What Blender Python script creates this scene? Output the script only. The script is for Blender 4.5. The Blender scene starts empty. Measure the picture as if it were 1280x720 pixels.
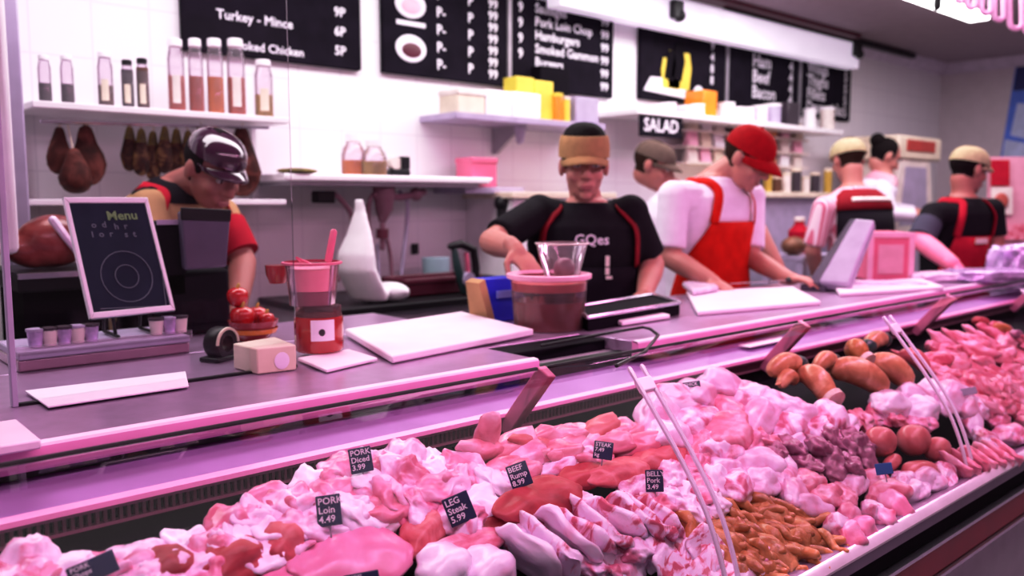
import bpy, bmesh, math, random
from mathutils import Vector, Matrix, noise
V = Vector
C = bpy.context.scene.collection
rnd = random.Random(7)
R = math.radians

# ------------------------------------------------------------------ camera
F = 1060.0
YAW, PITCH = R(48.4), math.atan(110 / F)
EYE = V((0, 0, 1.5))
FWD = V((math.cos(YAW) * math.cos(PITCH), math.sin(YAW) * math.cos(PITCH), -math.sin(PITCH)))
RIGHT = V((math.sin(YAW), -math.cos(YAW), 0))
UP = RIGHT.cross(FWD)
cd = bpy.data.cameras.new('camera'); cam = bpy.data.objects.new('camera', cd); C.objects.link(cam)
cd.sensor_width = 36; cd.lens = F / 1280 * 36
m = Matrix((RIGHT, UP, -FWD)).transposed().to_4x4(); m.translation = EYE
cam.matrix_world = m
cd.clip_start = .02
cd.dof.use_dof = True; cd.dof.focus_distance = 1.4; cd.dof.aperture_fstop = 3.0
bpy.context.scene.camera = cam

def at(px, py, X=None, Y=None, z=None, d=None):
    r = FWD + RIGHT * ((px - 640) / F) + UP * ((360 - py) / F)
    if d is not None: t = d
    elif X is not None: t = X / r.x
    elif Y is not None: t = Y / r.y
    else: t = (z - 1.5) / r.z
    return EYE + r * t
def px_of(p):
    q = V(p) - EYE; w = q.dot(FWD)
    return 640 + F * q.dot(RIGHT) / w, 360 - F * q.dot(UP) / w

# ------------------------------------------------------------------ materials
def nodes(name):
    m = bpy.data.materials.new(name); m.use_nodes = True
    nt = m.node_tree; b = nt.nodes['Principled BSDF']
    return m, nt, b
def ramp(nt, stops):
    r = nt.nodes.new('ShaderNodeValToRGB'); e = r.color_ramp.elements
    while len(e) < len(stops): e.new(.5)
    for el, (p, c) in zip(e, stops): el.position = p; el.color = (*c[:3], 1)
    return r
def coord(nt, kind='Object', rand=True):
    t = nt.nodes.new('ShaderNodeTexCoord')
    if not rand: return t.outputs[kind]
    oi = nt.nodes.new('ShaderNodeObjectInfo'); mm = nt.nodes.new('ShaderNodeMath'); mm.operation = 'MULTIPLY'; mm.inputs[1].default_value = 37.0
    nt.links.new(oi.outputs['Random'], mm.inputs[0])
    va = nt.nodes.new('ShaderNodeVectorMath'); va.operation = 'ADD'
    nt.links.new(t.outputs[kind], va.inputs[0]); nt.links.new(mm.outputs[0], va.inputs[1])
    return va.outputs[0]
def mat(name, col, rough=.5, metal=0, var=.08, scale=12, emit=0, ecol=None, coat=0, trans=0, sss=0, bump=0):
    m, nt, b = nodes(name)
    n = nt.nodes.new('ShaderNodeTexNoise'); n.inputs['Scale'].default_value = scale; n.inputs['Detail'].default_value = 3
    nt.links.new(coord(nt, rand=False), n.inputs['Vector'])
    lo = [max(0, c * (1 - var)) for c in col]; hi = [min(1, c * (1 + var)) for c in col]
    r = ramp(nt, [(.35, lo), (.65, hi)])
    nt.links.new(n.outputs['Fac'], r.inputs['Fac']); nt.links.new(r.outputs['Color'], b.inputs['Base Color'])
    b.inputs['Roughness'].default_value = rough; b.inputs['Metallic'].default_value = metal
    if rough >= .7 and not metal: b.inputs['Specular IOR Level'].default_value = .08
    elif max(col) < .03: b.inputs['Specular IOR Level'].default_value = .25
    b.inputs['Coat Weight'].default_value = coat
    b.inputs['Transmission Weight'].default_value = trans
    if sss:
        b.inputs['Subsurface Weight'].default_value = sss; b.inputs['Subsurface Scale'].default_value = .02
    if emit:
        b.inputs['Emission Color'].default_value = (*(ecol or col), 1); b.inputs['Emission Strength'].default_value = emit
    if bump:
        bp = nt.nodes.new('ShaderNodeBump'); bp.inputs['Strength'].default_value = bump; bp.inputs['Distance'].default_value = .004
        nt.links.new(n.outputs['Fac'], bp.inputs['Height']); nt.links.new(bp.outputs['Normal'], b.inputs['Normal'])
    return m
def meat_mat(name, deep, mid, pale, scale=22, pos=(.34, .48, .6), rough=.32, wave=False, dist=1.0, bump=.35, sx=1, coat=.25, mag=1.14):
    deep, mid, pale = [(c[0], c[1] * .97, min(1, c[2] * mag)) for c in (deep, mid, pale)]
    m, nt, b = nodes(name)
    co = coord(nt)
    if sx != 1:
        mp = nt.nodes.new('ShaderNodeMapping'); mp.inputs['Scale'].default_value = (sx, 1, 1)
        nt.links.new(co, mp.inputs['Vector']); co = mp.outputs['Vector']
    n = nt.nodes.new('ShaderNodeTexNoise'); n.inputs['Scale'].default_value = scale; n.inputs['Detail'].default_value = 4
    n.inputs['Distortion'].default_value = dist
    nt.links.new(co, n.inputs['Vector'])
    r = ramp(nt, list(zip(pos, (deep, mid, pale))))
    nt.links.new(n.outputs['Fac'], r.inputs['Fac']); nt.links.new(r.outputs['Color'], b.inputs['Base Color'])
    b.inputs['Roughness'].default_value = rough
    b.inputs['Coat Weight'].default_value = coat; b.inputs['Specular IOR Level'].default_value = .5 if coat else .15; b.inputs['Coat Roughness'].default_value = .15
    b.inputs['Subsurface Weight'].default_value = .12; b.inputs['Subsurface Scale'].default_value = .01
    b.inputs['Subsurface Radius'].default_value = (1, .35, .3)
    n2 = nt.nodes.new('ShaderNodeTexNoise'); n2.inputs['Scale'].default_value = scale * 3; n2.inputs['Detail'].default_value = 3
    nt.links.new(co, n2.inputs['Vector'])
    bp = nt.nodes.new('ShaderNodeBump'); bp.inputs['Strength'].default_value = bump; bp.inputs['Distance'].default_value = .004
    nt.links.new(n2.outputs['Fac'], bp.inputs['Height']); nt.links.new(bp.outputs['Normal'], b.inputs['Normal'])
    return m
def glass_mat(name, tint=(.95, .92, .97), gloss=.35, rough=.03, milk=0.0):
    m = bpy.data.materials.new(name); m.use_nodes = True; nt = m.node_tree; nt.nodes.clear()
    out = nt.nodes.new('ShaderNodeOutputMaterial'); tr = nt.nodes.new('ShaderNodeBsdfTransparent'); gl = nt.nodes.new('ShaderNodeBsdfGlossy')
    tr.inputs['Color'].default_value = (*tint, 1); gl.inputs['Roughness'].default_value = rough
    fr = nt.nodes.new('ShaderNodeFresnel'); fr.inputs['IOR'].default_value = 1.45
    mu = nt.nodes.new('ShaderNodeMath'); mu.operation = 'MULTIPLY'; mu.inputs[1].default_value = gloss
    mx = nt.nodes.new('ShaderNodeMixShader')
    nt.links.new(fr.outputs[0], mu.inputs[0]); nt.links.new(mu.outputs[0], mx.inputs[0])
    nt.links.new(tr.outputs[0], mx.inputs[1]); nt.links.new(gl.outputs[0], mx.inputs[2])
    last = mx.outputs[0]
    if milk:
        df = nt.nodes.new('ShaderNodeBsdfDiffuse'); df.inputs['Color'].default_value = (*tint, 1)
        m2 = nt.nodes.new('ShaderNodeMixShader'); m2.inputs[0].default_value = milk
        nt.links.new(last, m2.inputs[1]); nt.links.new(df.outputs[0], m2.inputs[2]); last = m2.outputs[0]
    nt.links.new(last, out.inputs['Surface'])
    return m
def tile_mat(name, col, mortar, w=.2, h=.2):
    m, nt, b = nodes(name)
    tc = nt.nodes.new('ShaderNodeTexCoord'); sp = nt.nodes.new('ShaderNodeSeparateXYZ'); cb = nt.nodes.new('ShaderNodeCombineXYZ')
    ad = nt.nodes.new('ShaderNodeMath'); ad.operation = 'ADD'
    nt.links.new(tc.outputs['Object'], sp.inputs[0]); nt.links.new(sp.outputs['X'], ad.inputs[0]); nt.links.new(sp.outputs['Y'], ad.inputs[1])
    nt.links.new(ad.outputs[0], cb.inputs['X']); nt.links.new(sp.outputs['Z'], cb.inputs['Y'])
    br = nt.nodes.new('ShaderNodeTexBrick'); br.offset = .0; br.inputs['Scale'].default_value = 1
    br.inputs['Brick Width'].default_value = w; br.inputs['Row Height'].default_value = h; br.inputs['Mortar Size'].default_value = .003
    br.inputs['Color1'].default_value = (*col, 1); br.inputs['Color2'].default_value = (*[c * .985 for c in col], 1); br.inputs['Mortar'].default_value = (*mortar, 1)
    nt.links.new(cb.outputs[0], br.inputs['Vector']); nt.links.new(br.outputs['Color'], b.inputs['Base Color'])
    b.inputs['Roughness'].default_value = .35
    return m

MT = dict(
    wall=tile_mat('white_wall_tiles', (.86, .83, .87), (.74, .70, .76)),
    far_wall=mat('painted_far_wall', (.66, .58, .62), .6, var=.03),
    ceiling=mat('mauve_ceiling_paint', (.34, .27, .31), .8, var=.04),
    floor=mat('grey_floor_vinyl', (.35, .32, .36), .5),
    cove=mat('lavender_trim_paint', (.62, .54, .66), .5),
    steel=mat('brushed_steel', (.72, .66, .78), .25, metal=.85, scale=40, var=.05),
    steel_l=mat('satin_steel_worktop', (.46, .32, .48), .28, metal=.5, scale=30, var=.06),
    purple=mat('lavender_coated_steel', (.36, .18, .44), .4, metal=.2, scale=10),
    lip=mat('pink_lit_enamel_edge', (.78, .30, .56), .3, var=.04),  # pink of the case light is put into this colour
    lipw=mat('pale_enamel_and_highlight', (.88, .72, .86), .3, var=.03),
    slot=mat('dark_gap_green_sheen', (.03, .045, .035), .4),  # darkness and green reflection of the door gap, painted in
    dark=mat('black_plastic', (.012, .011, .014), .4),
    black=mat('black_enamel', (.006, .004, .008), .75),
    red_panel=mat('red_case_panel', (.30, .008, .02), .35),
    grey_panel=mat('pale_grey_case_panel', (.42, .38, .44), .5),
    white=mat('white_plastic', (.86, .82, .86), .35, var=.03),
    board=mat('white_cutting_board', (.90, .76, .86), .45, var=.03),
    paper=mat('white_paper', (.82, .74, .84), .6, var=.03),
    cream=mat('cream_card', (.72, .62, .50), .6),
    tan=mat('tan_cardboard', (.48, .30, .16), .7),
    menu=mat('black_menu_board', (.010, .007, .014), .8, var=.2),
    letter=mat('white_lettering', (.80, .76, .84), .5, var=.02),
    frame=mat('grey_frame_strip', (.36, .33, .38), .4),
    yellow=mat('yellow_print', (.72, .58, .08), .5),
    skin=mat('skin', (.50, .21, .18), .5, var=.06, sss=.1),
    skin_d=mat('ruddy_skin', (.40, .15, .13), .5, var=.06, sss=.1),
    lips=mat('lips', (.40, .12, .13), .45),
    eye=mat('eye_white', (.55, .50, .50), .3), iris=mat('dark_iris', (.015, .01, .01), .2),
    hair=mat('black_hair', (.008, .005, .006), .75, bump=.6, scale=60),
    hair_b=mat('brown_hair', (.028, .013, .010), .75, bump=.6, scale=60),
    tshirt_b=mat('black_cotton', (.012, .010, .014), .85, scale=30),
    tshirt_w=mat('white_cotton', (.80, .72, .84), .85, scale=20, var=.04),
    tshirt_tan=mat('tan_cotton', (.44, .27, .15), .85, scale=20),
    apron_r=mat('red_apron_cloth', (.52, .012, .008), .75, scale=20, var=.1),
    apron_dr=mat('dark_red_strap_cloth', (.22, .010, .020), .75, scale=20),
    apron_crim=mat('crimson_apron_cloth', (.42, .012, .035), .75, scale=20),
    apron_k=mat('black_apron_cloth', (.010, .007, .012), .8, scale=20),
    cap_r=mat('red_cap_cloth', (.32, .004, .010), .75, scale=40),
    cap_t=mat('tan_cap_cloth', (.40, .24, .12), .8, scale=40),
    cap_c=mat('cream_cap_cloth', (.40, .33, .21), .8, scale=40),
    cap_g=mat('grey_brown_cap_cloth', (.13, .09, .075), .8, scale=40),
    cap_p=mat('glossy_dark_purple_cap', (.05, .012, .035), .12, coat=1),
    cloth_grey=mat('dark_blue_grey_cotton', (.07, .065, .10), .85),
    trousers=mat('dark_trousers', (.02, .02, .03), .85), shoe=mat('black_shoe', (.01, .01, .01), .5),
    pink=mat('pink_plastic', (.72, .16, .28), .35), pink_l=mat('pale_pink_plastic', (.85, .45, .58), .35),
    pinkglove=mat('pink_rubber_glove', (.85, .22, .36), .5),
    sauce=mat('red_sauce', (.20, .010, .012), .22, coat=.6), sauce2=mat('bright_red_sauce', (.40, .025, .03), .2, coat=.6),
    clear=glass_mat('clear_plastic', (.93, .86, .92), .8, .08, .10),
    clear_p=glass_mat('pink_tinted_plastic', (.93, .72, .76), .7, .1, .06),
    glass=glass_mat('display_glass', (.975, .965, .98), .45),
    glass_edge=mat('polished_glass_edge', (.72, .64, .78), .12, var=.04, coat=1),
    blue=mat('blue_carton', (.015, .02, .55), .4),
    tagblue=mat('navy_price_card', (.022, .03, .09), .5, var=.2),
    clip=mat('bright_blue_clip', (.03, .12, .38), .4),
    amber=mat('amber_sauce', (.80, .26, .02), .25, coat=.5), red_j=mat('red_brown_preserve', (.55, .10, .04), .3),
    dark_j=mat('dark_pickle', (.05, .035, .05), .3), brown_j=mat('brown_relish', (.12, .05, .03), .3),
    olive=mat('yellow_green_pickle', (.50, .34, .06), .3),
    ham=meat_mat('smoked_ham', (.022, .005, .004), (.065, .013, .010), (.20, .05, .04), 16, (.3, .5, .75), .6, coat=0, mag=1),
    chor=meat_mat('dark_smoked_sausage', (.012, .005, .005), (.045, .012, .010), (.24, .12, .05), 26, (.3, .5, .75), .6, coat=0, mag=1),
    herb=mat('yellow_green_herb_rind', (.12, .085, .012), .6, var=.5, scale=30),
    hose=mat('mauve_rubber_hose', (.25, .11, .16), .4), maroon=mat('maroon_plastic', (.10, .012, .03), .4),
    lav=mat('lavender_grey_plastic', (.42, .36, .50), .4), lavd=mat('dark_lavender_screen', (.10, .08, .13), .25),
    film=mat('crumpled_lavender_film', (.55, .40, .66), .18, metal=.25, var=.35, scale=25, bump=.8),
    filmw=mat('white_plastic_film', (.78, .62, .80), .25, var=.12, scale=25, bump=.8),
    green=mat('dark_green_casing', (.02, .05, .05), .35), teal=mat('pale_teal_plastic', (.35, .50, .55), .4),
    chalk=mat('chalk', (.16, .18, .22), .9), chalkg=mat('green_chalk', (.22, .36, .16), .9), slate=mat('slate_board', (.020, .026, .046), .8, var=.15),
    neon=mat('pink_sign_tube', (.70, .38, .58), .35, emit=.12),
    lamp=mat('white_lamp_diffuser', (1, 1, 1), .5, emit=5.0),
    cove_l=mat('frosted_light_box', (.80, .72, .86), .4, emit=.45, var=.12, scale=6),
    poster_b=mat('blue_poster_print', (.10, .20, .75), .4, var=.1), poster_n=mat('navy_poster_print', (.02, .025, .14), .4),
    poster_l=mat('pale_blue_poster_print', (.55, .62, .85), .4), poster_p=mat('pink_poster_print', (.72, .36, .46), .4), rosette=mat('red_brown_rosette', (.45, .10, .08), .5),
    orange=mat('orange_packet', (.75, .26, .10), .4, var=.25, scale=30), packw=mat('pale_packet', (.75, .66, .62), .5, var=.1),
    # meats
    pork=meat_mat('pale_pork', (.62, .16, .24), (.82, .42, .52), (.92, .74, .79), 20, (.36, .45, .54)),
    pork2=meat_mat('pink_pork', (.66, .15, .23), (.80, .32, .42), (.90, .64, .71), 16, (.34, .5, .66)),
    fat=meat_mat('white_pork_fat', (.84, .52, .60), (.90, .76, .80), (.94, .88, .90), 14, (.3, .42, .6)),
    belly=meat_mat('streaky_belly', (.60, .12, .18), (.84, .46, .54), (.93, .80, .84), 26, (.40, .46, .52), sx=2.2),
    flat=meat_mat('flat_pink_pork', (.74, .22, .33), (.80, .32, .43), (.85, .42, .53), 12, (.3, .5, .7)),
    liver=meat_mat('dark_red_beef', (.26, .022, .030), (.40, .045, .055), (.50, .09, .10), 14, (.3, .5, .75), rough=.5, coat=.08),
    beef=meat_mat('red_beef', (.46, .07, .09), (.60, .13, .14), (.72, .28, .28), 16, (.3, .5, .72), rough=.45, coat=.1),
    mince=meat_mat('coarse_red_mince', (.42, .045, .055), (.60, .12, .12), (.76, .34, .34), 60, (.3, .5, .7), bump=1),
    rose=meat_mat('rosy_fillet', (.66, .16, .22), (.78, .29, .35), (.88, .52, .56), 20, (.34, .5, .66)),
    chicken=meat_mat('pale_chicken', (.76, .38, .46), (.86, .58, .66), (.92, .74, .80), 14, (.34, .48, .64)),
    offal=meat_mat('mauve_offal', (.22, .06, .11), (.36, .13, .20), (.56, .28, .36), 20, (.3, .48, .7)),
    joint=meat_mat('salmon_red_joint', (.50, .10, .10), (.62, .17, .16), (.70, .26, .24), 14, (.3, .5, .7)),
    marin=meat_mat('orange_brown_marinade', (.34, .11, .035), (.54, .22, .08), (.74, .40, .19), 30, (.3, .5, .72), bump=.6, mag=1),
    salami=meat_mat('tan_sausage_skin', (.46, .18, .09), (.62, .28, .15), (.78, .46, .28), 26, (.3, .5, .72), mag=1),
    cutface=meat_mat('pale_cut_sausage', (.62, .40, .30), (.76, .60, .46), (.84, .74, .62), 40, (.3, .5, .7)),
    shav=meat_mat('shaved_rose_meat', (.60, .10, .15), (.76, .24, .29), (.86, .44, .48), 26, (.34, .5, .66)),
)

# ------------------------------------------------------------------ mesh builder
def frame_of(d, ref=None):
    d = V(d).normalized(); ref = V(ref) if ref else (V((0, 0, 1)) if abs(d.z) < .9 else V((1, 0, 0)))
    a = d.cross(ref).normalized(); b = a.cross(d).normalized()
    return a, b
class MB:
    def __init__(s): s.v = []; s.f = []; s.m = []
    def add(s, vs, fs, mi=0):
        k = len(s.v); s.v += [V(p) for p in vs]; s.f += [tuple(i + k for i in f) for f in fs]; s.m += [mi] * len(fs); return s
    def box(s, x0, x1, y0, y1, z0, z1, mi=0):
        return s.hexa([V((x, y, z0)) for x, y in ((x0, y0), (x1, y0), (x1, y1), (x0, y1))], [V((x, y, z1)) for x, y in ((x0, y0), (x1, y0), (x1, y1), (x0, y1))], mi)
    def hexa(s, lo, hi, mi=0):
        n = len(lo)
        fs = [tuple(range(n))[::-1], tuple(range(n, 2 * n))] + [(i, (i + 1) % n, n + (i + 1) % n, n + i) for i in range(n)]
        return s.add(list(lo) + list(hi), fs, mi)
    def obox(s, c, ax, mi=0):
        a, b, d = ax; c = V(c)
        return s.hexa([c - a - b - d, c + a - b - d, c + a + b - d, c - a + b - d], [c - a - b + d, c + a - b + d, c + a + b + d, c - a + b + d], mi)
    def slab(s, quad, th, mi=0):   # quad counter-clockwise seen from the normal side; thickened backwards
        q = [V(p) for p in quad]; n = (q[1] - q[0]).cross(q[2] - q[0]).normalized()
        return s.hexa([p - n * th for p in q], q, mi)
    def loft(s, rings, cap=True, close=True, mi=0):
        k = len(s.v); n = len(rings[0])
        for r in rings: s.v += [V(p) for p in r]
        for i in range(len(rings) - 1):
            for j in range(n if close else n - 1):
                a = k + i * n + j; b = k + i * n + (j + 1) % n
                s.f.append((a, b, b + n, a + n)); s.m.append(mi)
        if cap:
            s.f.append(tuple(range(k, k + n))[::-1]); s.m.append(mi)
            e = k + (len(rings) - 1) * n; s.f.append(tuple(range(e, e + n))); s.m.append(mi)
        return s
    def tube(s, pts, r, n=10, mi=0, round_ends=True):
        pts = [V(p) for p in pts]; rs = list(r) if hasattr(r, '__len__') else [r] * len(pts)
        rings = []; up = None
        for i, p in enumerate(pts):
            d = (pts[min(i + 1, len(pts) - 1)] - pts[max(i - 1, 0)]).normalized()
            if up is None: a, b = frame_of(d)
            else:
                a = (a - d * a.dot(d)).normalized(); b = a.cross(d).normalized()
            up = 1
            ring = lambda q, k: [q + (a * math.cos(t) + b * math.sin(t)) * k for t in [2 * math.pi * j / n for j in range(n)]]
            if i == 0 and round_ends:
                rings.append(ring(p - d * rs[0] * .85, rs[0] * .4)); rings.append(ring(p - d * rs[0] * .5, rs[0] * .82))
            rings.append(ring(p, rs[i]))
            if i == len(pts) - 1 and round_ends:
                rings.append(ring(p + d * rs[-1] * .5, rs[-1] * .82)); rings.append(ring(p + d * rs[-1] * .85, rs[-1] * .4))
        return s.loft([q[::-1] for q in rings], True, True, mi)
    def ell(s, c, ax, n=16, k=10, mi=0):
        c = V(c); a, b, d = ax
        vs = [c - d]; fs = []
        for i in range(1, k):
            t = math.pi * i / k
            for j in range(n):
                u = 2 * math.pi * j / n
                vs.append(c - d * math.cos(t) + (a * math.cos(u) + b * math.sin(u)) * math.sin(t))
        vs.append(c + d); L = len(vs) - 1
        for j in range(n): fs.append((0, 1 + (j + 1) % n, 1 + j)); fs.append((L, L - n + j, L - n + (j + 1) % n))
        for i in range(k - 2):
            for j in range(n):
                p = 1 + i * n + j; q = 1 + i * n + (j + 1) % n; fs.append((p, q, q + n, p + n))
        return s.add(vs, fs, mi)
    def sph(s, c, r, n=14, k=9, mi=0): return s.ell(c, (V((r, 0, 0)), V((0, r, 0)), V((0, 0, r))), n, k, mi)
    def lathe(s, c, prof, n=20, mi=0, cap=True):
        c = V(c)
        return s.loft([[c + V((r * math.cos(2 * math.pi * j / n), r * math.sin(2 * math.pi * j / n), z)) for j in range(n)] for r, z in prof], cap, True, mi)
    def prism(s, poly, vec, mi=0): return s.hexa([V(p) for p in poly], [V(p) + V(vec) for p in poly], mi)
    def mesh(s, name, off=V((0, 0, 0)), smooth=40):
        me = bpy.data.meshes.new(name); me.from_pydata([p - off for p in s.v], [], s.f); me.update()
        bm = bmesh.new(); bm.from_mesh(me); bmesh.ops.recalc_face_normals(bm, faces=bm.faces); bm.to_mesh(me); bm.free()
        if any(s.m): me.polygons.foreach_set('material_index', s.m)
        if smooth:
            me.polygons.foreach_set('use_smooth', [True] * len(me.polygons)); me.set_sharp_from_angle(angle=R(smooth))
        return me
    def build(s, name, mats, parent=None, bevel=0, smooth=40, loc=None):
        off = wloc(parent) if parent else (V(loc) if loc is not None else base_of(s.v))
        return link(name, s.mesh(name, off, smooth), mats, parent, off, bevel)
def base_of(vs):
    xs = [p.x for p in vs]; ys = [p.y for p in vs]; zs = [p.z for p in vs]
    return V(((min(xs) + max(xs)) / 2, (min(ys) + max(ys)) / 2, min(zs)))
WL = {}
def wloc(o): return WL[o.name]
def link(name, me, mats, parent=None, off=V((0, 0, 0)), bevel=0):
    o = bpy.data.objects.new(name, me); C.objects.link(o)
    for q in (mats if isinstance(mats, (list, tuple)) else [mats]): me.materials.append(MT[q] if isinstance(q, str) else q)
    if parent: o.parent = parent
    else: o.location = off
    WL[o.name] = V(off)
    if bevel:
        b = o.modifiers.new('bevel', 'BEVEL'); b.width = bevel; b.segments = 2; b.limit_method = 'ANGLE'; b.angle_limit = R(40)
    return o
def tag(o, label, cat, group=None):
    o['label'] = label; o['category'] = cat
    if group: o['group'] = group
    return o
def thing(name, label, cat, loc, group=None):
    o = bpy.data.objects.new(name, None); C.objects.link(o); o.location = loc; o.empty_display_size = .05; WL[o.name] = V(loc)
    return tag(o, label, cat, group)
def struct(name, mb, m, bevel=0):
    o = mb.build(name, m, None, bevel); o['kind'] = 'structure'; return o
def words_mesh(rows, name, parent, m, origin, xdir, ydir, ndir):
    """rows: (text, x, y, size, align) laid on a flat board."""
    if len(rows) > 1:
        for q in rows: words_mesh([q], name, parent, m, origin, xdir, ydir, ndir)
        return
    vs, fs = [], []
    for text, x, y, size, align in rows:
        cu = bpy.data.curves.new('t', 'FONT'); cu.body = text; cu.size = size; cu.align_x = align; cu.offset = size * .022; cu.resolution_u = 2
        o = bpy.data.objects.new('t', cu); C.objects.link(o)
        dg = bpy.context.evaluated_depsgraph_get(); me = bpy.data.meshes.new_from_object(o.evaluated_get(dg))
        k = len(vs)
        for p in me.vertices: vs.append(origin + xdir * (x + p.co.x) + ydir * (y + p.co.y) + ndir * .002)
        for p in me.polygons: fs.append(tuple(k + i for i in p.vertices))
        bpy.data.objects.remove(o); bpy.data.curves.remove(cu); bpy.data.meshes.remove(me)
    mb = MB(); mb.add(vs, fs)
    return mb.build(name, m, parent, smooth=0)
def remeshed(mb, name, voxel, smooth_it=4, fac=.5):
    me = mb.mesh('tmp', smooth=0); o = bpy.data.objects.new('tmp', me); C.objects.link(o)
    r = o.modifiers.new('r', 'REMESH'); r.mode = 'VOXEL'; r.voxel_size = voxel
    if smooth_it:
        q = o.modifiers.new('s', 'SMOOTH'); q.factor = fac; q.iterations = smooth_it
    dg = bpy.context.evaluated_depsgraph_get(); out = bpy.data.meshes.new_from_object(o.evaluated_get(dg)); out.name = name
    bpy.data.objects.remove(o); bpy.data.meshes.remove(me)
    out.materials.clear()
    out.polygons.foreach_set('use_smooth', [True] * len(out.polygons))
    return out
def shift(me, off): me.transform(Matrix.Translation(-V(off))); return me
def dup(o, loc, rot=None, scale=None, parent=None):
    c = o.copy(); C.objects.link(c)
    if parent is None:
        c.location = loc; WL[c.name] = V(loc)
        if rot is not None: c.rotation_euler = rot
        if scale is not None: c.scale = scale
    else: c.parent = parent; WL[c.name] = wloc(parent)
    for ch in list(o.children): dup(ch, None, parent=c)
    return c

# ------------------------------------------------------------------ the room
YW, XF, ZC = 3.3, 8.17, 2.72
struct('floor', MB().box(-2.5, XF, -2.5, YW, -.1, 0), 'floor')
struct('ceiling', MB().box(-2.5, XF + .1, -2.5, YW + .1, ZC, ZC + .1), 'ceiling')
struct('wall_back', MB().box(-2.5, XF + .1, YW, YW + .1, 0, ZC), 'wall')
struct('wall_right', MB().box(XF, XF + .1, -2.5, YW, 0, ZC), 'far_wall')
struct('wall_left', MB().box(-2.6, -2.5, -2.5, YW, 0, ZC), 'wall')
struct('trim_1', MB().prism([V((-2.5, YW, ZC)), V((-2.5, YW - .09, ZC)), V((-2.5, YW - .08, ZC - .03)), V((-2.5, YW - .03, ZC - .08)), V((-2.5, YW, ZC - .09))], (XF + 2.5, 0, 0)), 'cove')
struct('trim_2', MB().prism([V((XF, -2.5, ZC)), V((XF - .09, -2.5, ZC)), V((XF - .08, -2.5, ZC - .03)), V((XF - .03, -2.5, ZC - .08)), V((XF, -2.5, ZC - .09))], (0, YW + 2.5, 0)), 'cove')
# purple corner post behind the glass screen, seen down the edge of the picture
pa = at(12, 300, Y=2.9); pb = at(40, 300, Y=2.9)
struct('trim_3', MB().box(pa.x, pb.x, 2.9, 2.98, 0, ZC), 'lav', .006)

# dark conduit rail under the ceiling
p0 = at(905, 8, Y=YW - .12); 
mb = MB(); mb.box(p0.x, 7.3, YW - .14, YW - .095, ZC - .05, ZC - .012)
tag(mb.build('cable_trunking', 'dark', None, .004), 'dark cable trunking running along the top of the tiled wall', 'trunking')

# ------------------------------------------------------------------ lights
def area(name, loc, rot, sx, sy, power, col):
    l = bpy.data.lights.new(name, 'AREA'); l.shape = 'RECTANGLE'; l.size = sx; l.size_y = sy; l.energy = power; l.color = col
    o = bpy.data.objects.new(name, l); C.objects.link(o); o.location = loc; o.rotation_euler = rot
    return o
def striped():
    m, nt, b = nodes('pink_striped_cotton'); w = nt.nodes.new('ShaderNodeTexWave'); w.inputs['Scale'].default_value = 16
    nt.links.new(coord(nt, rand=False), w.inputs['Vector']); r = ramp(nt, [(.4, (.62, .16, .26)), (.6, (.82, .62, .70))])
    nt.links.new(w.outputs['Fac'], r.inputs['Fac']); nt.links.new(r.outputs['Color'], b.inputs['Base Color']); b.inputs['Roughness'].default_value = .85
    return m
MT['striped'] = striped()
# ------------------------------------------------------------------ the refrigerated display case
X0, X1 = -.6, 6.4
MT['rail_shine'] = mat('painted_rail_highlight', (.86, .80, .88), .22, metal=.35)  # lighter colour that paints the highlight along the rail
ZW = 1.15
case = thing('display_case', 'long refrigerated meat display case with curved glass front and steel service ledge', 'display case', V((2.9, .95, 0)))
mb = MB(); mb.box(X0, X1, .705, 1.36, .08, .80); mb.build('base_panel', 'grey_panel', case)
mb = MB(); mb.box(X0, X1, .80, 1.3, 0, .08); mb.build('plinth', 'dark', case)
mb = MB(); mb.box(X0, X1, .680, .71, .725, .785); mb.build('red_stripe_panel', 'red_panel', case, .004)
mb = MB(); mb.box(X0, X1, .675, .713, .788, .796); mb.build('trim_strip', 'steel', case)
mb = MB(); mb.box(X0, X1, .675, .713, .714, .722); mb.build('trim_strip', 'steel', case)
mb = MB(); mb.box(X0, X1, .687, .73, .798, .842); mb.build('bumper', 'black', case, .008)
prof = [(.680, .842), (.667, .852), (.667, .874), (.676, .886), (.690, .890), (.738, .880), (.765, .862), (.765, .842)]
mb = MB(); mb.loft([[V((x, y, z)) for y, z in prof] for x in (X0, X1)]); mb.build('front_rail', mat('lavender_grey_rail', (.24, .16, .25), .35, metal=.3), case)
mb = MB(); mb.loft([[V((x, y, z)) for y, z in ((.666, .874), (.665, .879), (.672, .889), (.681, .892), (.685, .888), (.676, .880), (.674, .874))] for x in (X0, X1)]); mb.build('rail_highlight_edge', 'rail_shine', case)  # separate bright bead stands in for the rail highlight
# sloping display deck, dark
mb = MB(); mb.prism([V((X0, .765, .842)), V((X0, 1.10, 1.01)), V((X0, 1.26, 1.01)), V((X0, 1.26, .80)), V((X0, .765, .80))], (X1 - X0, 0, 0)); mb.build('display_deck', 'black', case)
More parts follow.
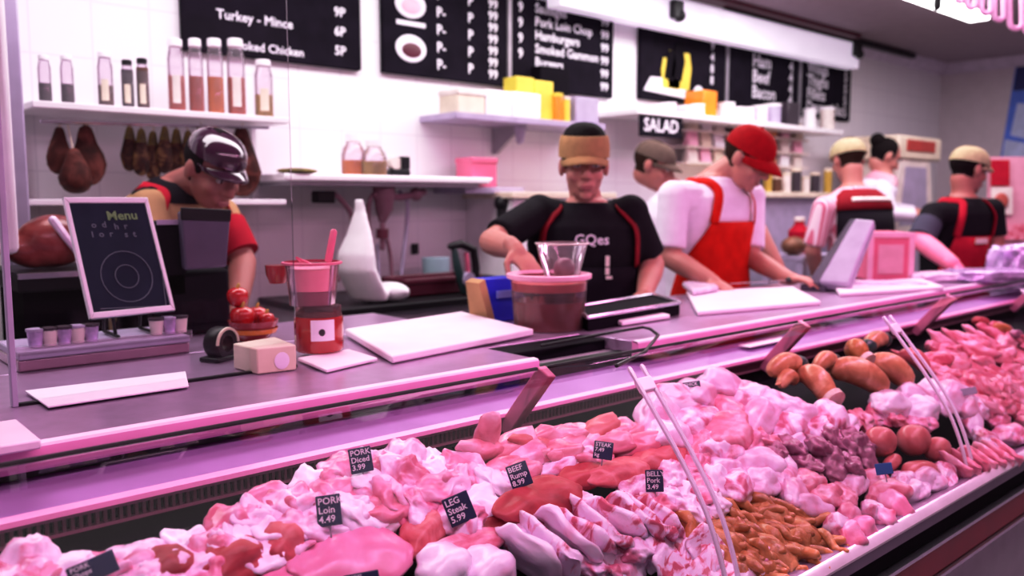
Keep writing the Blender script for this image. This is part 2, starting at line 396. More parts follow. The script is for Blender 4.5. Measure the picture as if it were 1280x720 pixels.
# rear air duct: vent grille, its pink edge and the lavender shelf over it
mb = MB(); mb.box(X0, X1, 1.245, 1.265, 1.01, 1.078); mb.build('air_duct_back', 'black', case)
mb = MB()
x = X0
while x < X1:
    mb.box(x, x + .0045, 1.236, 1.246, 1.050, 1.074); x += .0105
mb.box(X0, X1, 1.234, 1.247, 1.046, 1.051)
mb.build('vent_grille', mat('dusty_pink_grille', (.30, .10, .17), .5), case)
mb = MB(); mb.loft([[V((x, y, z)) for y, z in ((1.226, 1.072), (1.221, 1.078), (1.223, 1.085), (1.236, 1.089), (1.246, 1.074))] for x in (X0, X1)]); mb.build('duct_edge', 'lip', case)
mb = MB(); mb.prism([V((X0, 1.234, 1.088)), V((X0, 1.362, 1.098)), V((X0, 1.362, 1.07)), V((X0, 1.24, 1.07))], (X1 - X0, 0, 0)); mb.build('inner_shelf', 'purple', case)
mb = MB(); mb.box(X0, X1, 1.363, 1.41, 1.06, 1.122); mb.build('door_gap_shade', 'slot', case)  # dark green box stands in for the shaded sliding-door gap
# service ledge in two runs with a gap between
for a, b in ((X0, 1.265), (1.60, X1)):
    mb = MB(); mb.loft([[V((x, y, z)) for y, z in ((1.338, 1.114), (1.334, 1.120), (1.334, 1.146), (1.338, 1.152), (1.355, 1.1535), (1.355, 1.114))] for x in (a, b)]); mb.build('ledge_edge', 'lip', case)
    mb = MB(); mb.loft([[V((x, y, z)) for y, z in ((1.3345, 1.1465), (1.338, 1.1525), (1.352, 1.1542), (1.352, 1.151), (1.338, 1.148))] for x in (a, b)]); mb.build('ledge_highlight_strip', 'lipw', case)  # pale strip paints the highlight along the ledge
    mb = MB(); mb.box(a, b, 1.354, 1.534, 1.122, 1.1525); mb.build('service_ledge', 'steel_l', case, .002)
mb = MB(); mb.box(1.268, 1.598, 1.44, 1.53, 1.06, 1.148); mb.build('dark_gap_filler', 'black', case, .004)  # black box stands in for the dark recess between the ledges
mb = MB(); mb.box(X0, X1, 1.41, 1.53, .08, 1.12); mb.build('rear_panel', 'grey_panel', case)
# curved glass panels, one per bay
GY = [(.700, .888), (.718, .953), (.748, 1.022), (.796, 1.092), (.852, 1.160), (.905, 1.222)]
def glass_pts():
    pts = [V((0, y, z)) for y, z in GY]; out = []
    for i in range(len(pts) - 1):
        p0 = pts[max(i - 1, 0)]; p1 = pts[i]; p2 = pts[i + 1]; p3 = pts[min(i + 2, len(pts) - 1)]
        for k in range(4):
            t = k / 4
            out.append(.5 * ((2 * p1) + (p2 - p0) * t + (2 * p0 - 5 * p1 + 4 * p2 - p3) * t * t + (3 * p1 - p0 - 3 * p2 + p3) * t ** 3))
    return out + [pts[-1], V((0, 1.0, 1.212)), V((0, 1.13, 1.188))]
GP = glass_pts()
JO = [-.3, 1.08, 2.0, 2.93, 3.86, 4.79]
for a, b in zip(JO[:-1], JO[1:]):
    a += .016; b -= .016
    mb = MB(); mb.loft([[V((x, p.y, p.z)) for p in GP] for x in (a, b)], cap=False, close=False)
    g = mb.build('curved_glass', 'glass', case)
    for x in (a, b):
        mb = MB(); mb.tube([V((x, p.y, p.z)) for p in GP[:-2]], .0045, 6); mb.build('glass_edge', 'glass_edge', g)
    mb = MB(); mb.tube([V((a, 1.13, 1.188)), V((b, 1.13, 1.188))], .0035, 6); mb.build('top_edge', 'dark', g)
for x in JO[1:-1]:
    mb = MB(); mb.obox(V((x, .884, 1.196)), (V((.019, 0, 0)), V((0, .008, .010)), V((0, -.004, .004)))); mb.build('joint_glint', 'lipw', case, .003)  # pale block stands in for the light's glint at the joint
    # strut carrying the glass from the inner shelf
    mb = MB(); mb.hexa([V((x - .014, 1.10, 1.178)), V((x + .008, 1.10, 1.175)), V((x + .008, 1.13, 1.192)), V((x - .014, 1.13, 1.192))],
                       [V((x - .014, 1.215, 1.04)), V((x + .008, 1.215, 1.04)), V((x + .008, 1.245, 1.055)), V((x - .014, 1.245, 1.055))])
    mb.build('glass_strut', mat('pink_red_strut', (.62, .20, .34), .3), case, .003)  # even pink-red, the strut's own colour
A = at(677, 432, Y=1.42); B = at(740, 420, Y=1.43); B2 = at(803, 409, Y=1.40); B3 = at(823, 419, Y=1.28); B4 = at(806, 440, Y=1.1); D = V((1.06, .93, 1.224))
mb = MB(); mb.tube([A, B, B2, B2.lerp(B3, .55) + V((.01, .01, .004)), B3, B4, D], .0038, 8); mb.build('glass_lifting_bar', 'dark', case)
# card strips clipped to the inner shelf
q = at(930, 434, z=1.10); q2 = at(987, 424, z=1.10)
mb = MB(); mb.box(q.x, q2.x, q.y - .018, q.y + .018, 1.1005, 1.1035)
tag(mb.build('price_strip', 'white'), 'blank white price strip lying on the lavender shelf behind the chicken', 'price strip')

# steel worktop behind the case
work = thing('worktop', 'steel worktop running behind the display case under the cutting boards', 'worktop', V((2, 1.7, 0)))
mb = MB(); mb.box(X0, 4.15, 1.534, 1.93, 1.11, ZW); mb.build('work_surface', 'steel_l', work, .003)
mb = MB(); mb.box(X0, 4.13, 1.56, 1.91, .08, 1.10); mb.build('cupboard_front', 'grey_panel', work)
mb = MB(); mb.box(X0, 4.1, 1.60, 1.88, 0, .08); mb.build('plinth', 'dark', work)
sw = thing('side_worktop', 'steel worktop extension carrying the clear sample tray near the slate sign', 'worktop', V((.4, 2.1, 0)))
mb = MB(); mb.box(X0, 1.42, 1.932, 2.25, 1.11, ZW); mb.build('work_surface', 'steel_l', sw, .003)
mb = MB(); mb.box(X0, 1.40, 1.94, 2.23, 0, 1.10); mb.build('cupboard_front', 'grey_panel', sw)

fw = thing('narrow_worktop', 'narrow steel worktop under the lavender film bags at the far end', 'worktop', V((5.2, 1.6, 0)))
mb = MB(); mb.box(4.152, 6.4, 1.536, 1.64, 1.11, ZW); mb.build('work_surface', 'steel_l', fw, .003)
mb = MB(); mb.box(4.16, 6.38, 1.54, 1.62, 0, 1.10); mb.build('cupboard_front', 'grey_panel', fw)
# flat glass screen with slim steel post
s0 = at(24, 600, Y=1.62); s1 = at(370, 452, Y=1.62)
scr = thing('glass_screen', 'flat upright glass sneeze screen on slim post by the slate sign', 'screen', V((.6, 1.62, ZW)))
mb = MB(); mb.box(s0.x, s1.x, 1.617, 1.623, ZW, 2.05); mb.build('pane', 'glass', scr)
mb = MB(); mb.box(s0.x - .005, s0.x + .005, 1.612, 1.628, ZW, 2.4); mb.build('post', 'lav', scr, .002)
mb = MB(); mb.box(s0.x, s1.x, 1.614, 1.626, ZW, ZW + .005); mb.build('bottom_channel', 'dark', scr)
# pale bracket ledge at the near end of the case
b0 = at(-20, 578, Y=1.33); b1 = at(46, 560, Y=1.33)
mb = MB(); mb.box(b0.x, b1.x, 1.30, 1.45, 1.154, 1.168)
tag(mb.build('ledge_tray', 'lipw', None, .003), 'narrow pale ledge tray lying at the near end of the service ledge', 'tray')
# ------------------------------------------------------------------ menu boards on the tiled wall
YB = YW - .03
def board(name, label, x0, x1, yb, zt, words=(), extra=None, seam=False):
    """x0/x1: picture columns of the board's two edges on the wall; yb: row of its lower edge at x1."""
    a = at(x0, yb, Y=YB); b = at(x1, yb, Y=YB); z0 = b.z
    t = thing(name, label, 'menu board', V(((a.x + b.x) / 2, YW, z0)), 'menu boards on the tiled wall')
    mb = MB(); mb.box(a.x, b.x, YB, YW - .001, z0, zt); mb.build('panel', 'menu', t, .003)
    w = b.x - a.x; h = zt - z0; o = V((a.x, YB, z0))
    rows = [(s, u * w, vv * h, sz, al) for s, u, vv, sz, al in words]
    if rows: words_mesh(rows, 'lettering', t, 'letter', o, V((1, 0, 0)), V((0, 0, 1)), V((0, -1, 0)))
    if seam:
        mb = MB(); mb.box(b.x + .004, b.x + .026, YB - .006, YW - .001, z0 - .004, zt); mb.build('edge_strip', 'frame', t)
    if extra: extra(t, o, w, h)
    return t
board('menu_board', 'black menu board above the hams with two lines of white writing', 230, 452, 88, 2.66,
      [('Turkey - Mince', .17, .225, .052, 'LEFT'), ('Cooked Chicken', .22, .045, .048, 'LEFT'), ('9P', .83, .36, .055, 'LEFT'), ('6P', .83, .225, .055, 'LEFT'), ('5P', .83, .09, .055, 'LEFT'), ('Beef Mince', .17, .42, .052, 'LEFT'), ('Pork Mince', .17, .60, .052, 'LEFT'), ('8P', .83, .55, .055, 'LEFT')])
def dishes(t, o, w, h):
    for zc, top in ((.20, 'letter'), (.53, 'pink_l')):
        c = o + V((w * .20, -.004, h * zc))
        mb = MB(); mb.ell(c, (V((.085, 0, 0)), V((0, .004, 0)), V((0, 0, .062)))); d = mb.build('dish_picture', 'letter', t)
        mb = MB(); mb.ell(c + V((.002, -.003, -.008)), (V((.055, 0, 0)), V((0, .004, 0)), V((0, 0, .034)))); mb.build('dish_filling', 'maroon' if zc < .3 else 'pink_l', d)
    mb = MB(); mb.box(o.x + .07, o.x + .23, o.y - .003, o.y, o.z + h * .37, o.z + h * .405); mb.build('caption_bar', 'letter', t)
board('menu_board', 'black menu board with two dish pictures and three price columns', 480, 634, 108, 2.66,
      [(s, x, .07 + .135 * i, .066, 'LEFT') for i in range(7) for x, s in ((.40, 'P-'), (.655, 'P'))] + [('99', .83, .05 + .095 * i, .062, 'LEFT') for i in range(9)], dishes, True)
names = ['Burgers', 'Smoked Gammon', 'Hamburgers', 'Pork Loin Chop', 'Sausages', 'Black Pudding']
board('menu_board', 'black menu board with a long white list behind the yellow packets', 641, 766, 123, 2.66,
      [(nm, .20, .20 + .115 * i, .066, 'LEFT') for i, nm in enumerate(names)] + [('9', .045, .25 + .13 * i, .07, 'LEFT') for i in range(5)] + [('99', .86, .06 + .12 * i, .065, 'LEFT') for i in range(7)])
def bottles(t, o, w, h):
    for u, zc, s in ((.42, .42, 1.0), (.33, .36, .8)):
        mb = MB(); c = o + V((w * u, -.003, h * zc))
        pr = [(-.10, -.13), (.10, -.13), (.12, .0), (.10, .09), (-.10, .09), (-.12, 0)]
        mb.prism([c + V((x * s, 0, z * s)) for x, z in pr], (0, -.003, 0)); y = mb.build('yellow_packet_picture', 'yellow', t)
        mb = MB(); mb.prism([c + V((x * s * .6 - .01, -.0035, z * s + .035)) for x, z in ((-.12, -.10), (.05, -.12), (.10, 0), (.06, .11), (-.06, .10))], (0, -.003, 0)); mb.build('black_print', 'black', y)
    mb = MB(); mb.prism([o + V((w * x, -.003, h * z)) for x, z in ((.03, .10), (.52, .06), (.50, .20), (.22, .27), (.10, .26))], (0, -.002, 0)); mb.build('white_ribbon_picture', 'letter', t)
    mb = MB(); mb.ell(o + V((w * .66, -.003, h * .14)), (V((.055, 0, 0)), V((0, .003, 0)), V((0, 0, .05)))); mb.build('price_spot', 'letter', t)
board('menu_board', 'black menu board with yellow packet picture next to the bare tile gap', 800, 906, 136, 2.60,
      [(s, .80, .70 - .14 * i, .075, 'LEFT') for i, s in enumerate(['9', '4', '8', '8'])], bottles, True)
board('menu_board', 'black menu board with short white words above the red capped butcher', 911, 997, 148, 2.60,
      [(s, .30, .60 - .2 * i, .12, 'LEFT') for i, s in enumerate(['Ham', 'Beef', 'Bacon'])] + [('4', .84, .62 - .15 * i, .10, 'LEFT') for i in range(5)], None, True)
board('menu_board', 'black menu board at the far end with four white words', 1002, 1062, 152, 2.60,
      [(s, .08, .64 - .19 * i, .115, 'LEFT') for i, s in enumerate(['Wings', 'Thighs', 'Fillets', 'Drumsticks'])] + [('5', .84, .60 - .18 * i, .10, 'LEFT') for i in range(4)])
# small sign on the shelf edge
t = thing('shelf_sign', 'small black sign with white capitals hung below the far shelf', 'sign', at(824, 172, Y=3.0))
a = at(798, 170, Y=3.0); b = at(851, 172, Y=3.0); tz = at(798, 143, Y=3.0).z
mb = MB(); mb.box(a.x, b.x, 2.99, 3.0, a.z, tz); mb.build('panel', 'menu', t, .002)
words_mesh([('SALAD', .03, .03, (b.x - a.x) * .27, 'LEFT')], 'lettering', t, 'letter', V((a.x, 2.99, a.z)), V((1, 0, 0)), V((0, 0, 1)), V((0, -1, 0)))
# overhead light box with its two dark clips
lb = thing('overhead_light_box', 'long frosted light box hung over the far menu boards', 'light', V((5, 3.1, 2.5)))
xa = at(690, 20, Y=3.16).x; xb = at(1064, 80, Y=3.16).x
mb = MB(); mb.prism([V((xa, 3.10, 2.47)), V((xa, 3.10, 2.64)), V((xa, 3.20, 2.69)), V((xa, 3.20, 2.47))], (xb - xa, 0, 0)); mb.build('diffuser', 'cove_l', lb, .004)
mb = MB(); mb.box(xa, xb, 3.09, 3.22, 2.69, 2.72); mb.build('top_rail', 'maroon', lb)
for px, py in ((846, 12), (1072, 62)):
    c = at(px, py, Y=3.08); mb = MB(); mb.obox(c, (V((.045, 0, 0)), V((0, .02, 0)), V((0, 0, .05)))); mb.sph(c + V((.03, 0, -.03)), .035); mb.build('spot_clip', 'dark', lb, .008)

# ------------------------------------------------------------------ shelves
def shelf(name, label, xa, xb, z, y0, th, m, brackets=(), cat='shelf'):
    t = thing(name, label, cat, V(((xa + xb) / 2, YW, z)))
    mb = MB(); mb.box(xa, xb, y0, YW - .001, z - th, z); mb.build('shelf_board', m, t, .003)
    for bx in brackets:
        mb = MB(); mb.prism([V((bx, YW - .002, z - th)), V((bx, y0 + .05, z - th)), V((bx, YW - .03, z - th - .13)), V((bx, YW - .002, z - th - .13))], (.02, 0, 0)); mb.build('bracket', 'frame', t)
    return t
YS = 3.0
def wx(px, py, Y=YS): return at(px, py, Y=Y)
a, b = wx(40, 124), wx(362, 148)
ZU = (a.z + b.z) / 2
t = shelf('wall_shelf', 'upper white wall shelf lined with sauce jars above the hams', a.x, b.x, ZU, YS, .022, 'white', ())
for bx in (a.x + .01, b.x - .03):
    mb = MB(); mb.box(bx, bx + .02, YW - .03, YW - .002, 1.48, ZU - .02); mb.build('upright', 'white', t)
a, b = wx(35, 244), wx(358, 247); ZL = (a.z + b.z) / 2
t = shelf('wall_shelf', 'lower white wall shelf beneath the hanging hams', a.x, b.x, ZL - .01, YS, .02, 'white', ())
mb = MB(); mb.tube([wx(52, 152, 3.08), wx(335, 160, 3.08)], .006, 8)
hr = tag(mb.build('hanging_rail', 'steel'), 'thin steel hanging rail under the upper wall shelf with the hams', 'rail')
# jars on the upper shelf
def jar(px0, px1, py_top, level, m, label, cat='jar', lidm='white', square=False, Y=3.1, z=None, group='sauce jars on the upper wall shelf', wrap=None):
    z = ZU if z is None else z
    c = at((px0 + px1) / 2, 140, Y=Y); w = (at(px1, 140, Y=Y) - at(px0, 140, Y=Y)).dot(RIGHT) / 2 * 1.13
    zt = at((px0 + px1) / 2, py_top, Y=Y).z; h = zt - z; zl = z + h * level
    t = thing('sauce_jar', label, cat, V((c.x, Y, z)), group)
    p = V((c.x, Y, z + .001))
    mb = MB(); mb.lathe(p, [(w * .92, 0), (w * .97, .008), (w * .97, h * level)], 18); mb.build('contents', m, t)
    mb = MB(); mb.lathe(p, [(w, .0005), (w, h * .74), (w * .8, h * .86), (w * .8, h * .9)], 18, cap=False); mb.build('glass', 'clear', t)
    mb = MB(); mb.lathe(p, [(w * .84, h * .9), (w * .84, h), (w * .6, h * 1.01)], 18); mb.build('lid', lidm, t, .002)
    if wrap:
        mb = MB(); ang = [R(222 + 6 * k) for k in range(10)]
        mb.loft([[p + V((w * 1.01 * math.cos(q), w * 1.01 * math.sin(q), zz)) for q in ang] for zz in (h * .12, h * .5)], cap=False, close=False); mb.build('paper_label', wrap, t)
    return t
for a in [(48, 68, 70, .42, 'dark_j', 'dark pickle jar at the chalkboard end of the upper shelf'),
          (76, 96, 70, .42, 'dark_j', 'second dark pickle jar from the chalkboard end of the upper shelf'),
          (122, 145, 66, .40, 'brown_j', 'small jar of striped brown relish standing alone on the upper shelf')]: jar(*a, wrap='cream' if a[0] > 100 else None)
jar(152, 170, 76, .80, 'dark_j', 'tall dark bottle with cream label, first of the brown pair', wrap='cream', lidm='dark')
jar(171, 189, 74, .82, 'brown_j', 'tall dark brown bottle with cream label, second of the brown pair', wrap='cream', lidm='dark')
for k, (x0, x1, mm, d) in enumerate([(210, 234, 'red_j', 'red preserve tub next to the brown bottles'), (236, 257, 'red_j', 'rosy preserve tub, second of the orange row'), (259, 282, 'amber', 'amber sauce tub, third of the orange row'), (284, 309, 'red_j', 'amber red sauce tub with pale label, last of the orange row')]):
    jar(x0, x1, 50, .50, mm, d + ' on the upper shelf', wrap='packw' if k in (0, 3) else None)
jar(318, 343, 76, .40, 'olive', 'last jar on the upper shelf, pale with yellow relish and card label', wrap='cream')
# pale carton above the jars partly over the menu board
# hanging meats
def ham(px, py0, py1, w_px, m, label, Y=3.1, lean=0, group='smoked hams hanging from the rail', seed=0, top_m=None):
    p0 = at(px, py0, Y=Y); p1 = at(px + lean, py1, Y=Y); h = p0.z - p1.z; s = (p0 - EYE).dot(FWD) / F; w = w_px * s / 2
    t = thing('hanging_ham', label, 'ham', p0, group)
    prof = [(0, .10), (.05, .34), (.15, .46), (.30, .62), (.48, .88), (.65, 1.0), (.80, .95), (.92, .72), (.98, .40), (1.0, .12)]
    rings = []
    for u, r in prof:
        c = p0.lerp(p1, u); n = 18; ring = []
        for j in range(n):
            q = 2 * math.pi * j / n; k = 1 + .16 * noise.noise(V((math.cos(q) * 1.3, math.sin(q) * 1.3, u * 4 + seed)))
            ring.append(c + V((math.cos(q) * w * r * k, math.sin(q) * w * .7 * r * k, 0)))
        rings.append(ring)
    mb = MB(); mb.loft(rings); mb.build('ham_body', m, t)
    if top_m:
        mb = MB(); mb.loft([[c0 + V((0, 0, .0)) for c0 in [(p - p0.lerp(p1, uu)) * 1.08 + p0.lerp(p1, uu) for p in rings[i]]] for i, uu in ((0, 0), (1, .05), (2, .15), (3, .30))]); mb.build('rind', top_m, t)
    zr = 1.0
    top = at(px, 153 + px * .02, Y=3.08)
    mb = MB(); mb.tube([p0 - V((0, 0, .012)), V((p0.x, 3.088, max(top.z + .004, p0.z + .01)))], .0025, 6); mb.build('string', 'cream', t)
    return t
ham(74, 158, 218, 30, 'ham', 'narrow smoked ham hanging nearest the purple post', seed=1)
ham(107, 156, 232, 42, 'ham', 'widest pear shaped smoked ham hanging beside the narrow one', lean=4, seed=2)
ham(92, 185, 242, 40, 'ham', 'low smoked ham hung in front of the two others', Y=3.03, lean=4, seed=3)
sl = ['nearest the wide ham', 'second from the wide ham', 'third from the wide ham', 'fourth from the wide ham', 'fifth from the wide ham', 'sixth from the wide ham', 'seventh from the wide ham', 'nearest the big round ham']
for i in range(8):
    ham(162 + i * 14.6, 157 + (i % 3) * 3, 214 + (i * 7 % 5) * 3, 21, 'chor', 'dark smoked sausage with yellow herb top, %s in its row' % sl[i], group='smoked sausages hanging from the rail', seed=10 + i, Y=3.1 - .02 * (i % 2), top_m='herb')
ham(302, 158, 246, 48, 'ham', 'big round smoked ham hanging behind the purple capped butcher', seed=30)
# ham on the slicer at the near end
sl_t = at(70, 340, Y=2.55)
sc = thing('meat_slicer', 'dark meat slicer table with a steel edge behind the slate sign', 'slicer', V((sl_t.x, 2.6, 0)))
xa = at(22, 350, Y=2.45).x; xb = at(150, 350, Y=2.45).x; zt = at(70, 340, Y=2.45).z
mb = MB(); mb.box(xa, xb, 2.45, 2.8, zt - .05, zt); mb.build('table_top', 'dark', sc, .004)
mb = MB(); mb.box(xa, xb, 2.44, 2.45, zt - .014, zt); mb.build('steel_edge', 'steel', sc)
mb = MB(); mb.box(xa + .02, xb - .02, 2.5, 2.78, 0, zt - .05); mb.build('cabinet', 'black', sc)
c = at(66, 300, Y=2.6); me = MB()
me.ell(V((c.x, 2.6, zt + .075)), (V((.095, 0, .02)), V((0, .07, 0)), V((-.02, 0, .072)))); me.ell(V((c.x - .07, 2.6, zt + .05)), (V((.06, 0, -.03)), V((0, .05, 0)), V((.015, 0, .04))))
hm = thing('ham_joint', 'dark red ham joint with a white bone lying on the slicer', 'ham', V((c.x, 2.6, zt)))
r_ = link('joint_body', shift(remeshed(me, 'joint', .008, 6), wloc(hm)), meat_mat('red_ham', (.16, .02, .02), (.28, .035, .03), (.42, .09, .07), 14), hm, wloc(hm))
mb = MB(); mb.tube([V((c.x - .015, 2.525, zt + .135)), V((c.x + .045, 2.525, zt + .04))], [.012, .009], 8); mb.build('bone', 'fat', hm)
# white appliance at the near end
xa = at(-60, 200, Y=2.5).x; xb = at(17, 200, Y=2.5).x
fr = thing('upright_freezer', 'white upright cabinet at the near end beside the purple post', 'cabinet', V(((xa + xb) / 2, 2.6, 0)))
zb_ = at(10, 318, Y=2.5).z
mb = MB(); mb.box(xa, xb - .06, 2.52, 2.86, 0, 2.3); mb.build('body', 'dark', fr, .01)
mb = MB(); mb.box(xa, xb, 2.48, 2.515, zb_, 2.28); mb.build('door', 'white', fr, .02)
mb = MB(); mb.box(xb - .05, xb - .035, 2.45, 2.478, zb_ + .12, zb_ + .36); mb.build('handle', 'lav', fr, .004)

# white shelf with the pickle jar
a = wx(356, 226); b = wx(612, 222); z = at(480, 219, Y=YS).z
ws = thing('wall_shelf', 'deep white slab shelf with hoses under it behind the cutting board', 'shelf', V(((a.x + b.x) / 2, YW, z)))
mb = MB(); mb.hexa([V((a.x, YS, z - .03)), V((b.x, YS, z - .03)), V((b.x, YW - .002, z - .03)), V((a.x, YW - .002, z - .03))], [V((a.x, YS, z)), V((b.x + .03, YS, z)), V((b.x + .03, YW - .002, z)), V((a.x, YW - .002, z))]); mb.build('slab', 'white', ws, .008)
mb = MB(); mb.box(a.x + .03, b.x - .05, YS + .02, YW - .02, z - .045, z - .03); mb.build('under_rail', 'frame', ws)
c = at(404, 240, Y=3.1); mb = MB(); mb.obox(c - V((0, 0, .02)), (V((.04, 0, 0)), V((0, .03, 0)), V((0, 0, .025)))); mb.build('socket_block', 'dark', ws, .006)
c = at(375, 223, Y=3.02); mb = MB(); mb.ell(V((c.x, 3.04, z + .01)), (V((.085, 0, 0)), V((0, .05, 0)), V((0, 0, .012))))
tag(mb.build('folded_cloth', 'herb'), 'flat olive coloured pad on the near end of the slab shelf', 'pad')
def storage_jar(px0, px1, pyt, lev, m, label, Y, zb):
    w = (at(px1, 200, Y=Y) - at(px0, 200, Y=Y)).dot(RIGHT) / 2; c = at((px0 + px1) / 2, 200, Y=Y); h = at((px0 + px1) / 2, pyt, Y=Y).z - zb
    t = thing('pickle_jar', label, 'jar', V((c.x, Y, zb))); p = V((c.x, Y, zb + .001))
    mb = MB(); mb.lathe(p, [(w * .93, 0), (w * .96, h * lev)], 20); mb.build('contents', m, t)
    mb = MB(); mb.lathe(p, [(w, 0), (w, h * .5), (w * .85, h * .66), (w * .6, h * .76), (w * .58, h * .82)], 20, cap=False); mb.build('glass', 'clear', t)
    mb = MB(); mb.lathe(p, [(w * .62, h * .82), (w * .62, h), (w * .4, h * 1.01)], 20); mb.build('lid', 'white', t)
storage_jar(424, 460, 168, .36, 'amber', 'wide glass jar of amber pickle on the slab shelf', 3.12, z)
storage_jar(449, 486, 176, .40, 'olive', 'wide glass jar of green pickle on the slab shelf', 3.06, z)
c = at(500, 205, Y=3.1); k = thing('tape_dispenser', 'small black tape dispenser standing at the end of the slab shelf jars', 'dispenser', V((c.x, 3.1, z)))
mb = MB(); mb.box(c.x - .06, c.x + .035, 3.07, 3.13, z + .001, z + .03); mb.box(c.x - .01, c.x + .035, 3.07, 3.13, z + .03, z + .085); mb.build('body', 'dark', k, .006)
mb = MB(); mb.tube([V((c.x - .03, 3.08, z + .055)), V((c.x - .03, 3.12, z + .055))], .028, 14, round_ends=False); mb.build('roll', 'packw', k)
# hoses and fittings under it
def hose(name, pts, r, m, label, cat='hose', Y=3.12):
    P = [at(x, y, Y=Y) for x, y in pts]; out = []
    for i in range(len(P) - 1):
        q0 = P[max(i - 1, 0)]; q1 = P[i]; q2 = P[i + 1]; q3 = P[min(i + 2, len(P) - 1)]
        for kk in range(5):
            u = kk / 5; out.append(.5 * ((2 * q1) + (q2 - q0) * u + (2 * q0 - 5 * q1 + 4 * q2 - q3) * u * u + (3 * q1 - q0 - 3 * q2 + q3) * u ** 3))
    out.append(P[-1]); mb = MB(); mb.tube(out, r, 8)
    return tag(mb.build(name, m), label, cat, None)
hose('hose', [(418, 242), (436, 262), (441, 285), (430, 318), (422, 350)], .011, 'hose', 'mauve hose sagging from the black socket under the slab shelf')
hose('hose', [(470, 238), (462, 252), (460, 275), (464, 310), (468, 352)], .010, 'hose', 'mauve hose hanging just beside the white plastic bag')
hose('hose', [(500, 240), (509, 252), (508, 285), (504, 320), (501, 352)], .009, 'lav', 'grey hose hanging nearest the small wall socket')
hose('hose', [(484, 300), (488, 320), (490, 350)], .009, 'hose', 'short mauve hose below the maroon pump')
hose('hose', [(472, 306), (473, 330), (474, 352)], .007, 'lav', 'thin grey tube below the maroon pump')
pmp = thing('water_pump', 'maroon pump body hanging under the slab shelf between the hoses', 'pump', at(478, 300, Y=3.1))
P = lambda x, y, Y=3.1: at(x, y, Y=Y)
mb = MB(); mb.tube([P(480, 236), P(480, 262), P(478, 274)], [.05, .038, .02], 12); mb.build('funnel', 'hose', pmp)
mb = MB(); mb.tube([P(478, 286), P(478, 298)], .027, 12, round_ends=False); mb.build('valve', 'maroon', pmp)
mb = MB(); mb.tube([P(478, 270), P(478, 310)], .012, 8); mb.build('stem', 'hose', pmp)
mb = MB(); mb.tube([P(470, 244), P(500, 247), P(530, 240)], .016, 8); mb.sph(P(520, 243), .03); mb.build('pipe_elbow', 'hose', pmp)
c = at(519, 311, Y=YW - .01); mb = MB(); mb.box(c.x - .018, c.x + .018, YW - .016, YW - .001, c.z - .025, c.z + .025); tag(mb.build('wall_socket', 'dark', None, .004), 'small dark socket on the tiled wall above the maroon crate', 'socket')

# shelf with yellow packets and white cartons
a = wx(570, 150, 3.02); b = wx(757, 152, 3.02); z2 = at(660, 147, Y=3.02).z
shelf('wall_shelf', 'grey edged wall shelf carrying white cartons and yellow packets', a.x, b.x, z2, 3.02, .03, 'lav', (at(648, 150, Y=3.1).x,))
c = at(650, 163, Y=3.1); mb = MB(); mb.tube([c + V((0, 0, .05)), c - V((0, 0, .05))], [.035, .02], 10); tag(mb.build('wall_bracket_fitting', 'lav'), 'grey round fitting under the shelf of white cartons', 'fitting')
def carton(name, px0, px1, pyt, Y, zb, m, label, dep=.14, cat='carton', group=None, lid=None):
    a = at(px0, pyt, Y=Y); b = at(px1, pyt, Y=Y); zt = at((px0 + px1) / 2, pyt, Y=Y).z
    mb = MB(); mb.box(a.x, b.x, Y, Y + dep, zb + .001, zt)
    if lid:
        t = thing(name, label, cat, V(((a.x + b.x) / 2, Y + dep / 2, zb)), group); mb.build('body', m, t, .004)
        mb = MB(); mb.box(a.x - .004, b.x + .004, Y - .004, Y + dep + .004, zt - .022, zt + .004); mb.build('lid', lid, t, .004); return t
    return tag(mb.build(name, m, None, .005), label, cat, group)
carton('carton', 572, 606, 113, 3.04, z2, 'cream', 'cream carton at the near end of the packet shelf', lid='packw')
carton('carton', 608, 640, 113, 3.04, z2, 'white', 'white carton standing next to the cream one')
carton('carton', 641, 676, 116, 3.04, z2, 'white', 'white carton under the heap of yellow packets')
c = at(660, 104, Y=3.1); zc_ = at(660, 116, Y=3.04).z
carton('yellow_packet', 646, 668, 96, 3.06, zc_, 'yellow', 'larger yellow packet lying on the white carton', .1, 'packet')
carton('yellow_packet', 669, 692, 101, 3.06, z2, 'yellow', 'yellow packet standing beside the white carton', .1, 'packet')
def cup(name, px, r, pyt, Y, zb, m, label, cat, group=None, n=14, taper=1.0, lid=None):
    c = at(px, 140, Y=Y); h = at(px, pyt, Y=Y).z - zb; p = V((c.x, Y, zb + .001))
    mb = MB(); mb.lathe(p, [(r * taper, 0), (r, h * .92), (r * .96, h)], n)
    if lid:
        t = thing(name, label, cat, p, group); mb.build('body', m, t); mb = MB(); mb.lathe(p, [(r * 1.05, h * .9), (r * 1.05, h * 1.02), (r * .5, h * 1.05)], n); mb.build('lid', lid, t); return t
    return tag(mb.build(name, m), label, cat, group)
cup('squeeze_bottle', 697, .026, 118, 3.05, z2, 'amber', 'orange squeeze bottle on the packet shelf', 'bottle', lid='yellow')
cup('squeeze_bottle', 707, .022, 122, 3.05, z2, 'yellow', 'small yellow pot next to the orange squeeze bottle', 'bottle', lid='packw')
carton('carton', 720, 749, 122, 3.04, z2, 'lav', 'lavender grey box at the far end of the packet shelf')
carton('carton', 676, 712, 84, 3.20, z2, 'black', 'black box standing behind the yellow packets')
